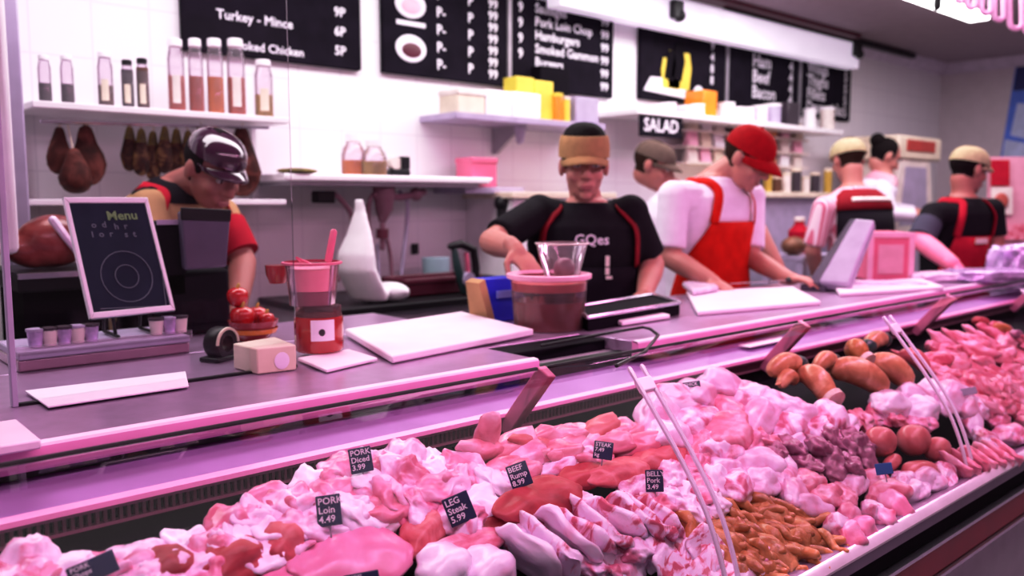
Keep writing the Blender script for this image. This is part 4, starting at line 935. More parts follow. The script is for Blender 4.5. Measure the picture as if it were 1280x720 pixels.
# blue carton with tan side
cx = at(622, 398, Y=1.86)
q = [at(x, 400, Y=y_) for x, y_ in ((604, 1.93), (612, 1.80), (646, 1.80), (640, 1.93))]
b = thing('blue_carton', 'bright blue carton with tan side behind the big sauce tub', 'carton', V((cx.x, 1.86, ZW)))
zt4 = at(620, 347, Y=1.86).z; xl, xr = at(606, 398, Y=1.84).x, at(645, 398, Y=1.84).x
mb = MB(); mb.hexa([V((xl + .03, 1.83, ZW + .001)), V((xr + .06, 1.83, ZW + .001)), V((xr + .06, 1.91, ZW + .001)), V((xl + .03, 1.91, ZW + .001))], [V((xl, 1.84, zt4)), V((xr, 1.84, zt4)), V((xr, 1.90, zt4)), V((xl, 1.90, zt4))]); mb.build('box', 'blue', b, .003)
mb = MB(); mb.hexa([V((xl + .005, 1.828, ZW + .001)), V((xl + .03, 1.828, ZW + .001)), V((xl + .03, 1.91, ZW + .001)), V((xl + .005, 1.91, ZW + .001))], [V((xl - .022, 1.838, zt4 - .01)), V((xl, 1.838, zt4)), V((xl, 1.90, zt4)), V((xl - .022, 1.90, zt4 - .01))]); mb.build('tan_side', 'tan', b)
mb = MB(); mb.box(xl + .035, xr + .01, 1.822, 1.831, zt4 - .055, zt4 - .035); mb.build('white_print', mat('pale_blue_print', (.25, .3, .75), .5), b)
# steel tray with dark opening beside the sauce tub
q = [onz(x, y, ZW + .05) for x, y in ((716, 380), (735, 392), (850, 374), (815, 364))]
s3 = thing('steel_tray', 'steel tray with dark inside beyond the big sauce tub', 'tray', V((q[0].x + .1, q[0].y, ZW)))
mb = MB(); mb.hexa([V((p.x, p.y, ZW + .001)) for p in q], [V((p.x, p.y, ZW + .035)) for p in q]); mb.build('tray_body', 'black', s3, .003)
mb = MB()
for i in range(4):
    p, w_ = V((q[i].x, q[i].y, ZW + .04)), V((q[(i + 1) % 4].x, q[(i + 1) % 4].y, ZW + .04)); mb.tube([p, w_], .006, 6)
mb.build('tray_rim', 'steel', s3)

# meat packet, knife and small stand at the red capped butcher's board
q = [onz(x, y, ZW + .03) for x, y in ((853, 356), (866, 366), (898, 361), (884, 350))]
mb = MB(); mb.hexa([V((p.x, p.y, ZW + .019)) for p in q], [V((p.x, p.y, ZW + .042)) for p in q]); tag(mb.build('meat_packet', 'filmw', None, .008), 'white wrapped packet lying at the near corner of the red capped butchers board', 'packet')
kn = thing('boning_knife', 'boning knife with black handle lying across the red capped butchers board', 'knife', at(960, 352, z=ZW + .03))
k0, k1, k2 = at(912, 355, z=ZW + .034), at(985, 351, z=ZW + .034), at(1022, 349, z=ZW + .034)
mb = MB(); d_ = (k1 - k0).normalized(); n_ = V((-d_.y, d_.x, 0)); mb.hexa([k0, k1 - n_ * .012, k1 + n_ * .012, k0.lerp(k1, .2) + n_ * .014], [p + V((0, 0, .002)) for p in (k0, k1 - n_ * .012, k1 + n_ * .012, k0.lerp(k1, .2) + n_ * .014)]); mb.build('blade', 'steel', kn)
mb = MB(); mb.tube([k1 + V((0, 0, .003)), k2 + V((0, 0, .003))], [.011, .013], 8); mb.build('handle', 'dark', kn)

# grey monitor back, pink crate, film packs, white bags
D0 = 3.55
def slabpx(name, pts, d, th, m, label, cat, bevel=.01, par=None):
    q = [at(x, y, d=d + dd) for x, y, dd in pts]; mb = MB(); mb.slab(q, th)
    return mb.build(name, m, par, bevel)
c = V((*at(1060, 345, z=ZW).xy, ZW))
mo = thing('scale_monitor', 'grey backed leaning scale monitor in front of the pink striped butcher', 'monitor', c)
slabpx('monitor_back', [(1020, 352, -.05), (1062, 356, -.12), (1094, 274, .02), (1068, 272, .1)], 3.3, .05, 'lav', '', '', .012, mo)
slabpx('monitor_side', [(1009, 353, .0), (1022, 354, -.06), (1069, 273, .09), (1062, 274, .14)], 3.3, .02, 'lavd', '', '', .004, mo)
mb = MB(); q = at(1045, 356, d=3.3); mb.obox(V((q.x, q.y + .05, ZW + .012)), (V((.09, 0, 0)), V((0, .05, 0)), V((0, 0, .011)))); mb.build('base', 'lavd', mo, .004)
c = V((*at(1112, 352, z=ZW).xy, ZW)); dd_ = (c - EYE).dot(FWD)
pc = thing('pink_crate', 'upright pink plastic crate between the monitor and the black shirted far butcher', 'crate', c)
xw = 29 * dd_ / F; zt5 = at(1112, 290, d=dd_).z
rx = V((RIGHT.x, RIGHT.y, 0)); fy = V((FWD.x, FWD.y, 0)).normalized()
mb = MB(); mb.obox(V((c.x, c.y, (ZW + zt5) / 2)) + fy * .12, (rx * xw, fy * .12, V((0, 0, (zt5 - ZW) / 2 - .001)))); mb.build('body', 'pink', pc, .012)
mb = MB()
for s_ in (-1, 1): mb.obox(V((c.x, c.y, (ZW + zt5) / 2)) + rx * (s_ * (xw - .012)) - fy * .002, (rx * .012, fy * .005, V((0, 0, (zt5 - ZW) / 2 - .002))))
mb.obox(V((c.x, c.y, zt5 - .012)) - fy * .002, (rx * xw, fy * .006, V((0, 0, .012)))); mb.build('rim', 'pink_l', pc, .003)
mb = MB(); mb.obox(V((c.x, c.y, (ZW + zt5) / 2 - .01)) - fy * .001, (rx * xw * .55, fy * .003, V((0, 0, (zt5 - ZW) / 2 * .6)))); mb.build('recess', 'poster_p', pc, .01)
def pack(name, px, py, w, h, dep, m, label, cat, seed, z=ZW, tilt=0):
    c = V((*at(px, py, z=z).xy, z)); dd_ = (c - EYE).dot(FWD); a = w / 2 * dd_ / F; hh = h * dd_ / F
    bm = bmesh.new(); bmesh.ops.create_icosphere(bm, subdivisions=4, radius=1)
    for v in bm.verts:
        p = v.co; q = V((p.x, p.y, p.z)); q = V([math.copysign(abs(t) ** .6, t) for t in q])
        k = 1 + .22 * noise.noise(p * 2.2 + V((seed, 0, 0))) + .08 * noise.noise(p * 6 + V((seed, 3, 0)))
        w3 = rx * (q.x * a * k) + fy * (q.y * dep * k) + V((0, 0, max(-1, q.z * k) * hh / 2 + hh / 2)) + V((0, 0, tilt * q.x * a))
        w3.z = max(w3.z, .001); v.co = w3
    me = bpy.data.meshes.new(name); bm.to_mesh(me); bm.free(); me.polygons.foreach_set('use_smooth', [True] * len(me.polygons))
    return tag(link(name, me, m, None, c), label, cat)
pack('film_pack', 1240, 352, 110, 16, .12, 'film', 'crumpled lavender plastic film heaped on the far worktop', 'film', 4)
pack('film_pack', 1276, 347, 70, 42, .09, 'film', 'taller crumpled lavender film bag in front of the pink poster', 'film', 8)
pack('white_bag', 1172, 352, 66, 12, .08, 'filmw', 'flat white plastic bag on the worktop beside the pink crate', 'bag', 12)
pack('white_bag', 1096, 360, 120, 9, .07, 'filmw', 'long flat white plastic bag below the pink crate', 'bag', 15)
# small red jar and pot behind: items between red capped butcher and the striped one
c = V((at(1012, 300, Y=2.6).x, 2.6, 0)); t = thing('side_table', 'dark topped low table holding the brown loaf beyond the red capped butcher', 'table', c)
zt6 = at(1010, 318, Y=2.6).z
mb = MB(); mb.box(c.x - .2, c.x + .25, 2.52, 2.8, zt6 - .03, zt6); mb.build('table_top', 'lav', t, .004)
for sx, sy in ((-.17, 2.55), (.22, 2.55), (-.17, 2.77), (.22, 2.77)): mb = MB(); mb.box(c.x + sx - .02, c.x + sx + .02, sy - .02, sy + .02, 0, zt6 - .03); mb.build('leg', 'lav', t)
o = at(1006, 306, Y=2.55); mb = MB(); mb.ell(V((o.x, 2.62, zt6 + .055)), (V((.085, 0, 0)), V((0, .07, 0)), V((0, 0, .054)))); tag(mb.build('brown_loaf', mat('brown_crust', (.22, .09, .05), .5, var=.3)), 'round brown loaf shaped joint on the low table', 'joint')
o = at(1018, 288, Y=2.62); mb = MB(); p = V((o.x, 2.72, zt6 + .001)); hh = at(1018, 272, Y=2.66).z - zt6
bt = thing('red_bottle', 'dark red bottle with pale cap on the low table', 'bottle', p); mb.lathe(p, [(.06, 0), (.065, hh * .6), (.03, hh * .8), (.03, hh * .9)], 16); mb.build('bottle', 'apron_crim', bt)
mb = MB(); mb.lathe(p, [(.034, hh * .9), (.034, hh), (.02, hh * 1.02)], 14); mb.build('cap', 'packw', bt)
# ------------------------------------------------------------------ the meat on the sloping deck
def bed(px, py, h=0.0):
    """point on the heap plane above the deck; h raises it"""
    r = FWD + RIGHT * ((px - 640) / F) + UP * ((360 - py) / F)
    k = .525; z0 = .885 + h
    t = (z0 - k * .72 - 1.5) / (r.z - k * r.y)
    return EYE + r * t
NB = V((0, -math.sin(math.atan(.525)), math.cos(math.atan(.525))))   # normal of the heap plane
TB = V((0, NB.z, -NB.y))
def blob(dims, seed, exp=(1, 1, 1), n1=.18, f1=1.6, n2=.06, f2=4.5, bend=0, taper=0, twist=0, sub=3, wave=0, flatb=False):
    a, b, c = dims; bm = bmesh.new(); bmesh.ops.create_icosphere(bm, subdivisions=sub, radius=1)
    S = V((seed * 7.3, seed * 3.1, seed * 1.7))
    for v in bm.verts:
        p = v.co.copy(); q = V([math.copysign(abs(t) ** e, t) for t, e in zip(p, exp)])
        k = 1 + n1 * noise.noise(p * f1 + S) + n2 * noise.noise(p * f2 + S)
        q = V((q.x * a, q.y * b * (1 + taper * q.x), q.z * c * (1 + taper * .6 * q.x))) * k
        if wave: q.z += wave * math.sin(q.x / a * 3 + seed) * noise.noise(V((p.x * 1.5, p.y * 1.5, seed)))* 2
        if bend:
            th = q.x * bend; rr = 1 / bend; q = V((math.sin(th) * (rr - q.z), q.y, rr - math.cos(th) * (rr - q.z)))
        v.co = q
    me = bpy.data.meshes.new('piece'); bm.to_mesh(me); bm.free(); me.polygons.foreach_set('use_smooth', [True] * len(me.polygons))
    return me
def rimmed(me, frac=.45):
    """give the curved outer edge of a chop its own fat material"""
    xs = [v.co.y for v in me.vertices]; lo, hi = min(xs), max(xs)
    for p in me.polygons:
        if p.center.y > lo + (hi - lo) * (1 - frac * .45) : p.material_index = 1
    return me
def strip(L, r, seed, amp=.012, n=9):
    pts = []; rs = []
    for i in range(n):
        u = i / (n - 1); x = (u - .5) * L
        pts.append(V((x, amp * 1.6 * noise.noise(V((u * 2.2, seed, 0))) * 2, amp * noise.noise(V((u * 2.6, seed, 5))) * 1.5 + 0)))
        rs.append(r * (.75 + .5 * abs(noise.noise(V((u * 4, seed, 9))))) * (math.sin(math.pi * min(max(u, .06), .94)) ** .35))
    mb = MB(); mb.tube(pts, rs, 8); return mb.mesh('piece', smooth=180)
LIB = {}
def lib(kind):
    if kind in LIB: return LIB[kind]
    k = kind
    if k == 'fold': L = [blob((.050, .036, .020), s, n1=.36, f1=1.7, n2=.14, f2=4.2, bend=9 - 2 * (s % 3), wave=.006, sub=4) for s in range(7)]
    elif k == 'chop': L = [rimmed(blob((.055, .040, .013), s, exp=(.8, .8, .7), n1=.28, f1=1.3, bend=4, wave=.006)) for s in range(5)]
    elif k == 'slab': L = [blob((.085, .036, .020), s, n1=.12, f1=1.2, n2=.05, f2=3.5, bend=2.5, taper=.2, wave=.004, sub=4) for s in range(3)]
    elif k == 'fillet': L = [blob((.052, .022, .016), s, n1=.26, f1=1.4, n2=.08, taper=.35, bend=5, wave=.006) for s in range(6)]
    elif k == 'slice': L = [rimmed(blob((.052, .038, .0085), s, exp=(.6, .6, .6), n1=.22, f1=1.3, n2=.05, bend=3, wave=.008), .7) for s in range(5)]
    elif k == 'lump': L = [blob((.034, .030, .026), s, n1=.34, f1=1.5, n2=.12, f2=4) for s in range(6)]
    elif k == 'big': L = [blob((.078, .046, .034), s, n1=.28, f1=1.3, n2=.09, f2=3.5, taper=.2, sub=4) for s in range(6)]
    elif k == 'round': L = [blob((.036, .034, .034), s, exp=(.8, 1, 1), n1=.05, n2=.02) for s in range(3)]
    elif k == 'log': L = [blob((.065, .026, .025), s, exp=(.6, 1, 1), n1=.08, f1=1.6, n2=.03) for s in range(3)]
    elif k == 'strip': L = [strip(.095, .0120, s * 1.7 + 3) for s in range(6)]
    elif k == 'shred': L = [strip(.075, .0075, s * 2.3 + 11, amp=.016) for s in range(6)]
    LIB[k] = L; return L
USED = set()
def piece(name, kind, px, py, label, cat, m, group, rz=0, sc=1.0, h=0.0, tilt=0, roll=0, var=None, mats=None):
    L = lib(kind); i = rnd.randrange(len(L)) if var is None else var % len(L)
    src = L[i]; mats = mats or [m]
    key = (kind, i, tuple(mats))
    if key not in MESHES:
        me = src.copy(); me.name = name; me.materials.clear()
        for q in mats: me.materials.append(MT[q])
        MESHES[key] = me
    o = bpy.data.objects.new(name, MESHES[key]); C.objects.link(o)
    p = bed(px, py, h)
    base = Matrix((V((1, 0, 0)), TB, NB)).transposed()
    rot = base @ Matrix.Rotation(R(rz), 3, 'Z') @ Matrix.Rotation(R(tilt), 3, 'Y') @ Matrix.Rotation(R(roll), 3, 'X')
    o.rotation_euler = rot.to_euler(); o.location = p; WL[o.name] = p
    s = sc if hasattr(sc, '__len__') else (sc, sc, sc); o.scale = s
    return tag(o, label, cat, group)
MESHES = {}
ORD = ['first', 'second', 'third', 'fourth', 'fifth', 'sixth', 'seventh', 'eighth', 'ninth', 'tenth', 'eleventh', 'twelfth', 'thirteenth', 'fourteenth', 'fifteenth', 'sixteenth', 'seventeenth', 'eighteenth', 'nineteenth', 'twentieth', 'twenty-first', 'twenty-second', 'twenty-third', 'twenty-fourth', 'twenty-fifth', 'twenty-sixth', 'twenty-seventh', 'twenty-eighth']
def row(name, kind, pts, what, where, m, group, cat='meat', sc=1.0, rz=(0, 180), h=0.0, tilt=25, mats=None, jit=.12):
    for i, (px, py) in enumerate(pts):
        s = sc * (1 + rnd.uniform(-jit, jit))
        mm = m[i % len(m)] if isinstance(m, (list, tuple)) else m
        piece(name, kind, px, py, '%s %s, %s' % (ORD[i], what, where), cat, mm, group, rz=rnd.uniform(*rz), sc=s, h=h + rnd.uniform(-.004, .006), tilt=rnd.uniform(-tilt, tilt), roll=rnd.uniform(-tilt, tilt), mats=mats)
# heap of folded pale pork nearest the camera end
G1 = 'folded pale pork pieces in the big heap'
row('pork_piece', 'fold', [(-10, 735), (28, 727), (70, 721), (112, 716), (155, 711), (200, 703), (242, 692), (284, 668), (322, 648), (358, 632), (392, 614), (428, 592), (466, 584), (504, 582), (540, 588), (575, 592)], 'folded pale pork piece', 'in the back row along the air grille', ['pork', 'pork', 'fat', 'pork2'], G1, rz=(-60, 60), h=.004, sc=.95)
row('pork_piece', 'fold', [(20, 745), (62, 742), (150, 734), (190, 726), (232, 716), (268, 706), (306, 690), (342, 668), (372, 640), (404, 632), (440, 618), (474, 608), (510, 606), (546, 612), (585, 616), (618, 604)], 'folded pork piece', 'in the second row of the big heap', ['pork', 'pork2', 'pork', 'fat'], G1, rz=(-70, 70), h=.008)
row('pork_piece', 'fold', [(160, 728), (312, 692), (350, 676), (392, 660), (424, 652), (456, 648), (492, 636), (528, 634), (562, 652), (596, 640)], 'folded pork piece', 'in the front row of the big heap by the price cards', ['pork', 'fat', 'pork2', 'pork'], G1, rz=(-70, 70), h=.006)
row('pork_piece', 'chop', [(336, 640), (420, 628), (500, 622)], 'flat pork chop with a white rim', 'tucked upright inside the big heap', 'pork2', G1, rz=(20, 60), tilt=50, mats=['pork2', 'fat'], sc=.9)
row('pork_fillet', 'fillet', [(452, 632), (474, 634), (486, 642)], 'narrow pink fillet', 'lying together beside the card in the heap', 'rose', 'three narrow pink fillets in the heap', rz=(-10, 15), h=.014, tilt=10)
piece('beef_piece', 'lump', 213, 712, 'dark red round mince lump behind the near price card', 'mince', 'liver', 'dark red lumps at the front of the case', sc=1.0, h=.015)
piece('beef_piece', 'big', 288, 706, 'largest dark red folded beef piece at the near front edge', 'beef', 'liver', 'dark red lumps at the front of the case', sc=.75, rz=20, h=.015)
piece('beef_piece', 'lump', 356, 680, 'deep pink muscle piece beside the large flat pink cut', 'beef', 'beef', 'dark red lumps at the front of the case', sc=1.1, h=.012)
piece('flat_cut', 'slab', 440, 700, 'large flat pink cut at the front below the price cards', 'pork', 'flat', None, rz=-6, sc=(1.05, 1.4, .8), h=.012, var=0)
piece('flat_cut', 'slab', 378, 716, 'flat pink cut half hidden under the large one', 'pork', 'flat', None, rz=15, sc=(.9, 1.2, .7), h=.004, var=1)
piece('beef_piece', 'big', 528, 668, 'deep pink red cut behind the flat pink chop', 'beef', 'beef', None, rz=30, sc=(.75, .7, .7), h=.004)
piece('flat_cut', 'slab', 578, 684, 'long thin pink chop lying in front of the dark red slabs', 'pork', 'rose', None, rz=-2, sc=(.92, .62, .55), h=.022, var=2)
piece('fat_piece', 'lump', 558, 712, 'round white fat piece at the front beside the pink chop', 'fat', 'fat', 'white fat pieces at the front edge', sc=1.25, h=.02)
piece('fat_piece', 'lump', 612, 716, 'round white fat piece closest to the streaky belly slices', 'fat', 'fat', 'white fat pieces at the front edge', sc=1.3, h=.018)
# dark red beef slabs
G2 = 'red beef slabs in a line across the case'
piece('beef_slab', 'slab', 672, 628, 'largest dark red beef slab in the middle of the case', 'beef', 'liver', G2, rz=2, sc=(1.12, 1.1, 1.0), h=.026, var=0)
piece('beef_slab', 'slab', 640, 656, 'dark red beef slab tucked under the largest one', 'beef', 'liver', G2, rz=-8, sc=(.7, .9, .8), h=.006, var=1)
piece('beef_slab', 'slab', 726, 596, 'dark red slab at the far end of the largest beef slab', 'beef', 'liver', G2, rz=4, sc=(.75, .8, .7), h=.012, var=2)
piece('beef_slab', 'slab', 772, 592, 'bright red beef slab behind the price card on the streaky belly', 'beef', 'beef', G2, rz=-2, sc=(.95, .85, .75), h=.016, var=1)
piece('beef_slab', 'slab', 822, 572, 'bright red beef slab beside the curved glass joint', 'beef', 'beef', G2, rz=2, sc=(.95, .8, .75), h=.014, var=0)
piece('beef_slab', 'slab', 800, 606, 'narrow red beef strip below the bright red slab', 'beef', 'beef', G2, rz=-6, sc=(.7, .45, .6), h=.004, var=2)
# rosy fillets behind them
G3 = 'rosy fillets along the back of the case'
row('rosy_fillet', 'fillet', [(600, 562), (636, 560), (664, 556), (690, 548), (716, 542), (744, 540), (772, 542), (800, 540)], 'rosy fillet', 'in the back row beside the glass strut', ['rose', 'rose', 'beef'], G3, rz=(-18, 12), sc=1.12, h=.008, tilt=15)
row('rosy_fillet', 'fillet', [(622, 588), (652, 576), (682, 570), (708, 564), (736, 558), (764, 556), (792, 560), (826, 552)], 'rosy fillet', 'in the second row behind the red slabs', ['rose', 'pork2', 'rose'], G3, rz=(-18, 14), sc=1.08, h=.008, tilt=15)
row('rosy_fillet', 'fillet', [(612, 606), (640, 600), (690, 588), (716, 580), (740, 576)], 'pale rosy fillet', 'in the front row against the largest slab', ['pork', 'rose', 'pork'], G3, rz=(-15, 20), sc=1.0, h=.006, tilt=20)
piece('rosy_fillet', 'fillet', 606, 556, 'upright pointed rosy fillet at the foot of the glass strut', 'fillet', 'rose', None, rz=80, tilt=-70, sc=1.1, h=.012)
# streaky belly slices fanned at the front
G4 = 'streaky belly slices fanned out at the front'
for i, (px, py, sc_, mm) in enumerate([(660, 694, 1.12, 'fat'), (684, 686, 1.15, 'belly'), (706, 674, 1.2, 'fat'), (728, 668, 1.18, 'belly'), (748, 660, 1.2, 'belly'), (768, 655, 1.15, 'belly'), (787, 652, 1.1, 'belly'), (806, 650, 1.1, 'belly'), (825, 650, 1.0, 'belly')]):
    piece('belly_slice', 'slice', px, py, '%s streaky pork belly slice counted from the white fat pieces' % ORD[i], 'pork belly', mm, G4, rz=108 + rnd.uniform(-10, 10), roll=62 + rnd.uniform(-8, 8), tilt=0, sc=sc_, h=.020, mats=[mm, 'fat'])
row('pork_piece', 'big', [(648, 672), (690, 652), (722, 640)], 'big pale pork belly piece', 'behind the fanned belly slices', ['pork', 'fat', 'fat'], 'pale pork belly pieces behind the fan', rz=(0, 60), sc=.62, h=.006)
row('pork_piece', 'fold', [(796, 622), (820, 632), (846, 620), (858, 636), (872, 612), (884, 626), (842, 596), (866, 588), (896, 606)], 'loose pale pork piece', 'between the price card and the brown strips', ['pork', 'pork2', 'fat'], 'loose pale pork pieces by the curved glass joint', rz=(-40, 80), sc=.9, h=.008)
row('belly_slice', 'slice', [(842, 702), (868, 698), (892, 700), (846, 718), (884, 716)], 'streaky slice', 'in the small fan at the front rail under the glass joint', 'belly', 'small fan of streaky slices at the front rail', rz=(95, 125), tilt=30, sc=.95, h=.012, mats=['belly', 'fat'])
row('pork_piece', 'fold', [(738, 706), (766, 696), (792, 688), (816, 686), (784, 712), (930, 712), (950, 704)], 'pale pork offcut', 'along the front rail below the streaky fan', ['pork', 'fat'], 'pale pork offcuts at the front rail', rz=(0, 90), sc=.85, h=.002)
# marinated brown strips
G5 = 'orange brown marinated strips in a pile'
bs = []
for j, (y0, x0, x1, n_) in enumerate([(634, 896, 975, 5), (648, 880, 1012, 7), (662, 868, 1040, 8), (676, 872, 1026, 8), (690, 905, 1004, 7), (704, 925, 975, 5), (716, 915, 950, 3)]):
    pts = [(x0 + (x1 - x0) * i / (n_ - 1) + rnd.uniform(-5, 5), y0 + rnd.uniform(-4, 4) - (i / (n_ - 1) - .5) * 4) for i in range(n_)]
    row('marinated_strip', 'strip', pts, 'orange brown marinated strip', 'in the %s row of the pile' % ORD[j], 'marin', G5, cat='marinated strip', rz=(-105, -40), sc=1.0, h=.012, tilt=10, jit=.2)
row('marinated_strip', 'lump', [(960, 700), (920, 668), (1000, 672), (960, 650), (905, 685), (992, 682), (940, 712)], 'stubby brown marinated chunk', 'under the loose strips', 'marin', 'stubby brown chunks under the strips', cat='marinated strip', sc=1.25, h=-.010)
# pale chicken and folded pieces in the middle bay
G6 = 'large pale chicken pieces in the middle bay'
row('chicken_piece', 'big', [(820, 520), (848, 506), (872, 494), (902, 486), (936, 496), (966, 508), (1000, 520), (1034, 528)], 'large pale chicken piece', 'in the back row of the middle bay', ['chicken', 'pork', 'chicken'], G6, cat='chicken', rz=(-30, 30), sc=1.0, h=.020, tilt=20)
row('chicken_piece', 'big', [(836, 546), (872, 530), (908, 516), (944, 526), (982, 540), (900, 548)], 'large pale pink chicken piece', 'in the second row of the middle bay', ['chicken', 'pork', 'rose'], G6, cat='chicken', rz=(-30, 40), sc=.95, h=.014, tilt=20)
row('chicken_piece', 'fold', [(876, 566), (904, 566), (934, 556), (962, 556), (984, 558)], 'folded pink chicken piece', 'beside the mauve offal', ['rose', 'pork', 'pork2'], 'folded pink chicken pieces beside the offal', cat='chicken', rz=(-30, 30), sc=1.0, h=.010)
row('chicken_piece', 'big', [(906, 588), (944, 582), (978, 590), (1012, 602), (950, 604), (990, 616), (920, 608), (1034, 622), (1010, 634)], 'smooth pale chicken fillet', 'in the heap above the brown strips', ['chicken', 'chicken', 'pork', 'rose'], 'smooth chicken fillets above the brown strips', cat='chicken', rz=(-30, 40), sc=.70, h=.010, tilt=15)
row('offal_piece', 'fold', [(964, 566), (990, 560), (1006, 580), (1022, 560), (1042, 552), (1058, 566), (1040, 580), (1068, 552), (1064, 584), (1080, 568)], 'mauve offal piece', 'in the dark heap beside the red joints', 'offal', 'mauve offal pieces in a heap', cat='offal', rz=(20, 100), sc=.9, h=.018, tilt=35)
G7 = 'salmon red rolled joints'
for i, (px, py, s_, d_) in enumerate([(1100, 552, 1.0, 'round salmon red joint nearest the mauve offal'), (1142, 550, 1.05, 'round salmon red joint in the middle of the three'), (1172, 562, .85, 'round salmon red joint against the second glass joint'), ]):
    piece('rolled_joint', 'round', px, py, d_, 'joint', 'joint', G7, sc=s_, h=.028)
piece('rolled_joint', 'log', 1150, 588, 'long salmon red joint lying before the round ones', 'joint', 'joint', G7, rz=-12, sc=(.85, .9, .8), h=.010)
piece('rolled_joint', 'log', 1115, 578, 'small salmon red joint behind the blue clip', 'joint', 'joint', G7, rz=10, sc=.6, h=.008)
row('pork_lump', 'lump', [(1062, 646), (1090, 640), (1078, 660), (1104, 648), (1046, 660), (1116, 632), (1060, 670)], 'rounded pink pork lump', 'near the front rail beside the brown strips', ['pork2', 'pork', 'flat'], 'rounded pork lumps near the front rail', rz=(0, 90), sc=.95, h=.012)
row('chicken_piece', 'big', [(1066, 604), (1098, 604), (1130, 606), (1158, 602), (1108, 618), (1182, 594), (1140, 616), (1056, 622)], 'pink chicken breast', 'below the red joints at the front rail', ['chicken', 'rose', 'pork'], 'pink chicken breasts at the front rail', cat='chicken', rz=(-20, 50), sc=.62, h=.010, tilt=15)
row('pork_piece', 'fold', [(1054, 532), (1076, 526), (1098, 520), (1020, 540), (1120, 526), (1150, 530)], 'soft pink fold', 'between the white fat sheets and the red joints', ['pork', 'rose', 'pork2'], 'soft pink folds before the fat sheets', rz=(-30, 40), sc=.9, h=.018)
row('fat_sheet', 'big', [(1110, 506), (1140, 496), (1166, 488), (1188, 500), (1150, 512), (1208, 510)], 'white fat sheet', 'in the pale pile by the second glass joint', ['fat', 'chicken'], 'white fat sheets in a pile', cat='fat', rz=(-20, 30), sc=(.9), h=.026, tilt=10)
# tan sausages at the back
def salami(px0, py0, px1, py1, rr, label, cap0=None, cap1=None, h=.045, m='salami', tiem='green'):
    a = bed(px0, py0, h); b = bed(px1, py1, h); d = (b - a); L = d.length; d.normalize(); s = (a - EYE).dot(FWD) / F; r = rr * s * 1.2
    t = thing('salami', label, 'sausage', (a + b) / 2 - V((0, 0, r)), 'tan sausages at the back of the case')
    n = 9; mb = MB(); mb.tube([a.lerp(b, i / n) + V((0, 0, -.012 * (2 * i / n - 1) ** 2)) for i in range(n + 1)], [r * (.82 + .18 * math.sin(math.pi * i / n)) for i in range(n + 1)], 16); mb.build('sausage_body', m, t)
    for (p, q, c) in ((a, -d, cap0), (b, d, cap1)):
        p = p + V((0, 0, -.012))
        if c == 'dark': mb = MB(); mb.tube([p - q * r * .35, p + q * r * .55], [r * .96, r * .9], 16); mb.build('dark_end_casing', tiem, t)
        elif c == 'cut': mb = MB(); mb.tube([p + q * r * .45, p + q * r * .95], r * .95, 16, round_ends=False); mb.build('cut_face', 'cutface', t)
        elif c == 'knot': mb = MB(); mb.tube([p + q * r * .7, p + q * r * 1.5], [r * .3, r * .14], 8); mb.build('end_knot', m, t)
    return t
salami(968, 456, 996, 450, 11, 'tan sausage with dark green end lying along the lavender shelf', None, 'dark', .05)
salami(1008, 462, 1034, 486, 13, 'tan sausage with pale cut end pointing at the chicken', 'knot', 'cut', .05)
salami(1050, 456, 1098, 474, 15, 'thick tan sausage, middle one of the large three', 'knot', None, .055)
salami(1094, 450, 1130, 466, 14, 'thick tan sausage nearest the second glass joint', 'knot', None, .055)
salami(1066, 432, 1076, 440, 11, 'short amber sausage seen end on under the glass strut', None, 'cut', .075, 'marin')
salami(1085, 428, 1104, 420, 9, 'short dark cased sausage behind the amber one', 'dark', 'dark', .07)
salami(1040, 446, 1024, 452, 9, 'short dark green cased sausage end between the tan ones', 'dark', None, .06)
salami(978, 472, 992, 468, 8, 'smallest tan sausage beside the pale chicken', 'knot', 'knot', .04)
salami(1130, 440, 1155, 452, 9, 'thin reddish sausage against the second glass joint', 'knot', None, .05, 'joint')
# shaved meat heap in the far bay
G8 = 'shaved rosy meat in the far heap'
for j, (y0, y1, x0, x1, n_) in enumerate([(436, 412, 1168, 1250, 7), (448, 424, 1166, 1282, 10), (462, 440, 1170, 1290, 11), (478, 458, 1180, 1296, 11), (494, 478, 1200, 1300, 9), (508, 498, 1222, 1304, 8)]):
    pts = [(x0 + (x1 - x0) * i / (n_ - 1) + rnd.uniform(-4, 4), y0 + (y1 - y0) * i / (n_ - 1) + rnd.uniform(-4, 4)) for i in range(n_)]
    row('shaved_meat', 'fold' if j > 3 else 'fillet', pts, 'curl of shaved rosy meat', 'in the %s row of the far heap' % ORD[j], ['shav', 'rose', 'shav'], G8, rz=(-70, 10), sc=1.18, h=.05 - .006 * j, tilt=18)
row('pork_piece', 'big', [(1216, 530), (1246, 524), (1276, 518), (1232, 550), (1262, 544), (1290, 536), (1220, 512)], 'pale pink pork fold', 'in front of the far shaved heap', ['pork', 'pork2', 'rose'], 'pale pork folds in front of the far heap', rz=(-20, 40), sc=.72, h=.014)
for i in range(7):
    piece('rib_slice', 'slice', 1190 + i * 10.5, 584 - i * 2.6, '%s pale rib slice in the upright row by the front rail' % ORD[i], 'pork rib', 'pork', 'pale rib slices standing by the front rail', rz=100, roll=70, sc=(.8, .8, .9), h=.018, mats=['rose', 'fat'])
row('dark_sausage', 'log', [(1226, 402), (1250, 410), (1270, 418)], 'dark sausage with yellow skin', 'at the very back of the far bay', ['liver', 'marin', 'offal'], 'dark sausages at the back of the far bay', cat='sausage', rz=(-30, 10), sc=.6, h=.06, tilt=5)

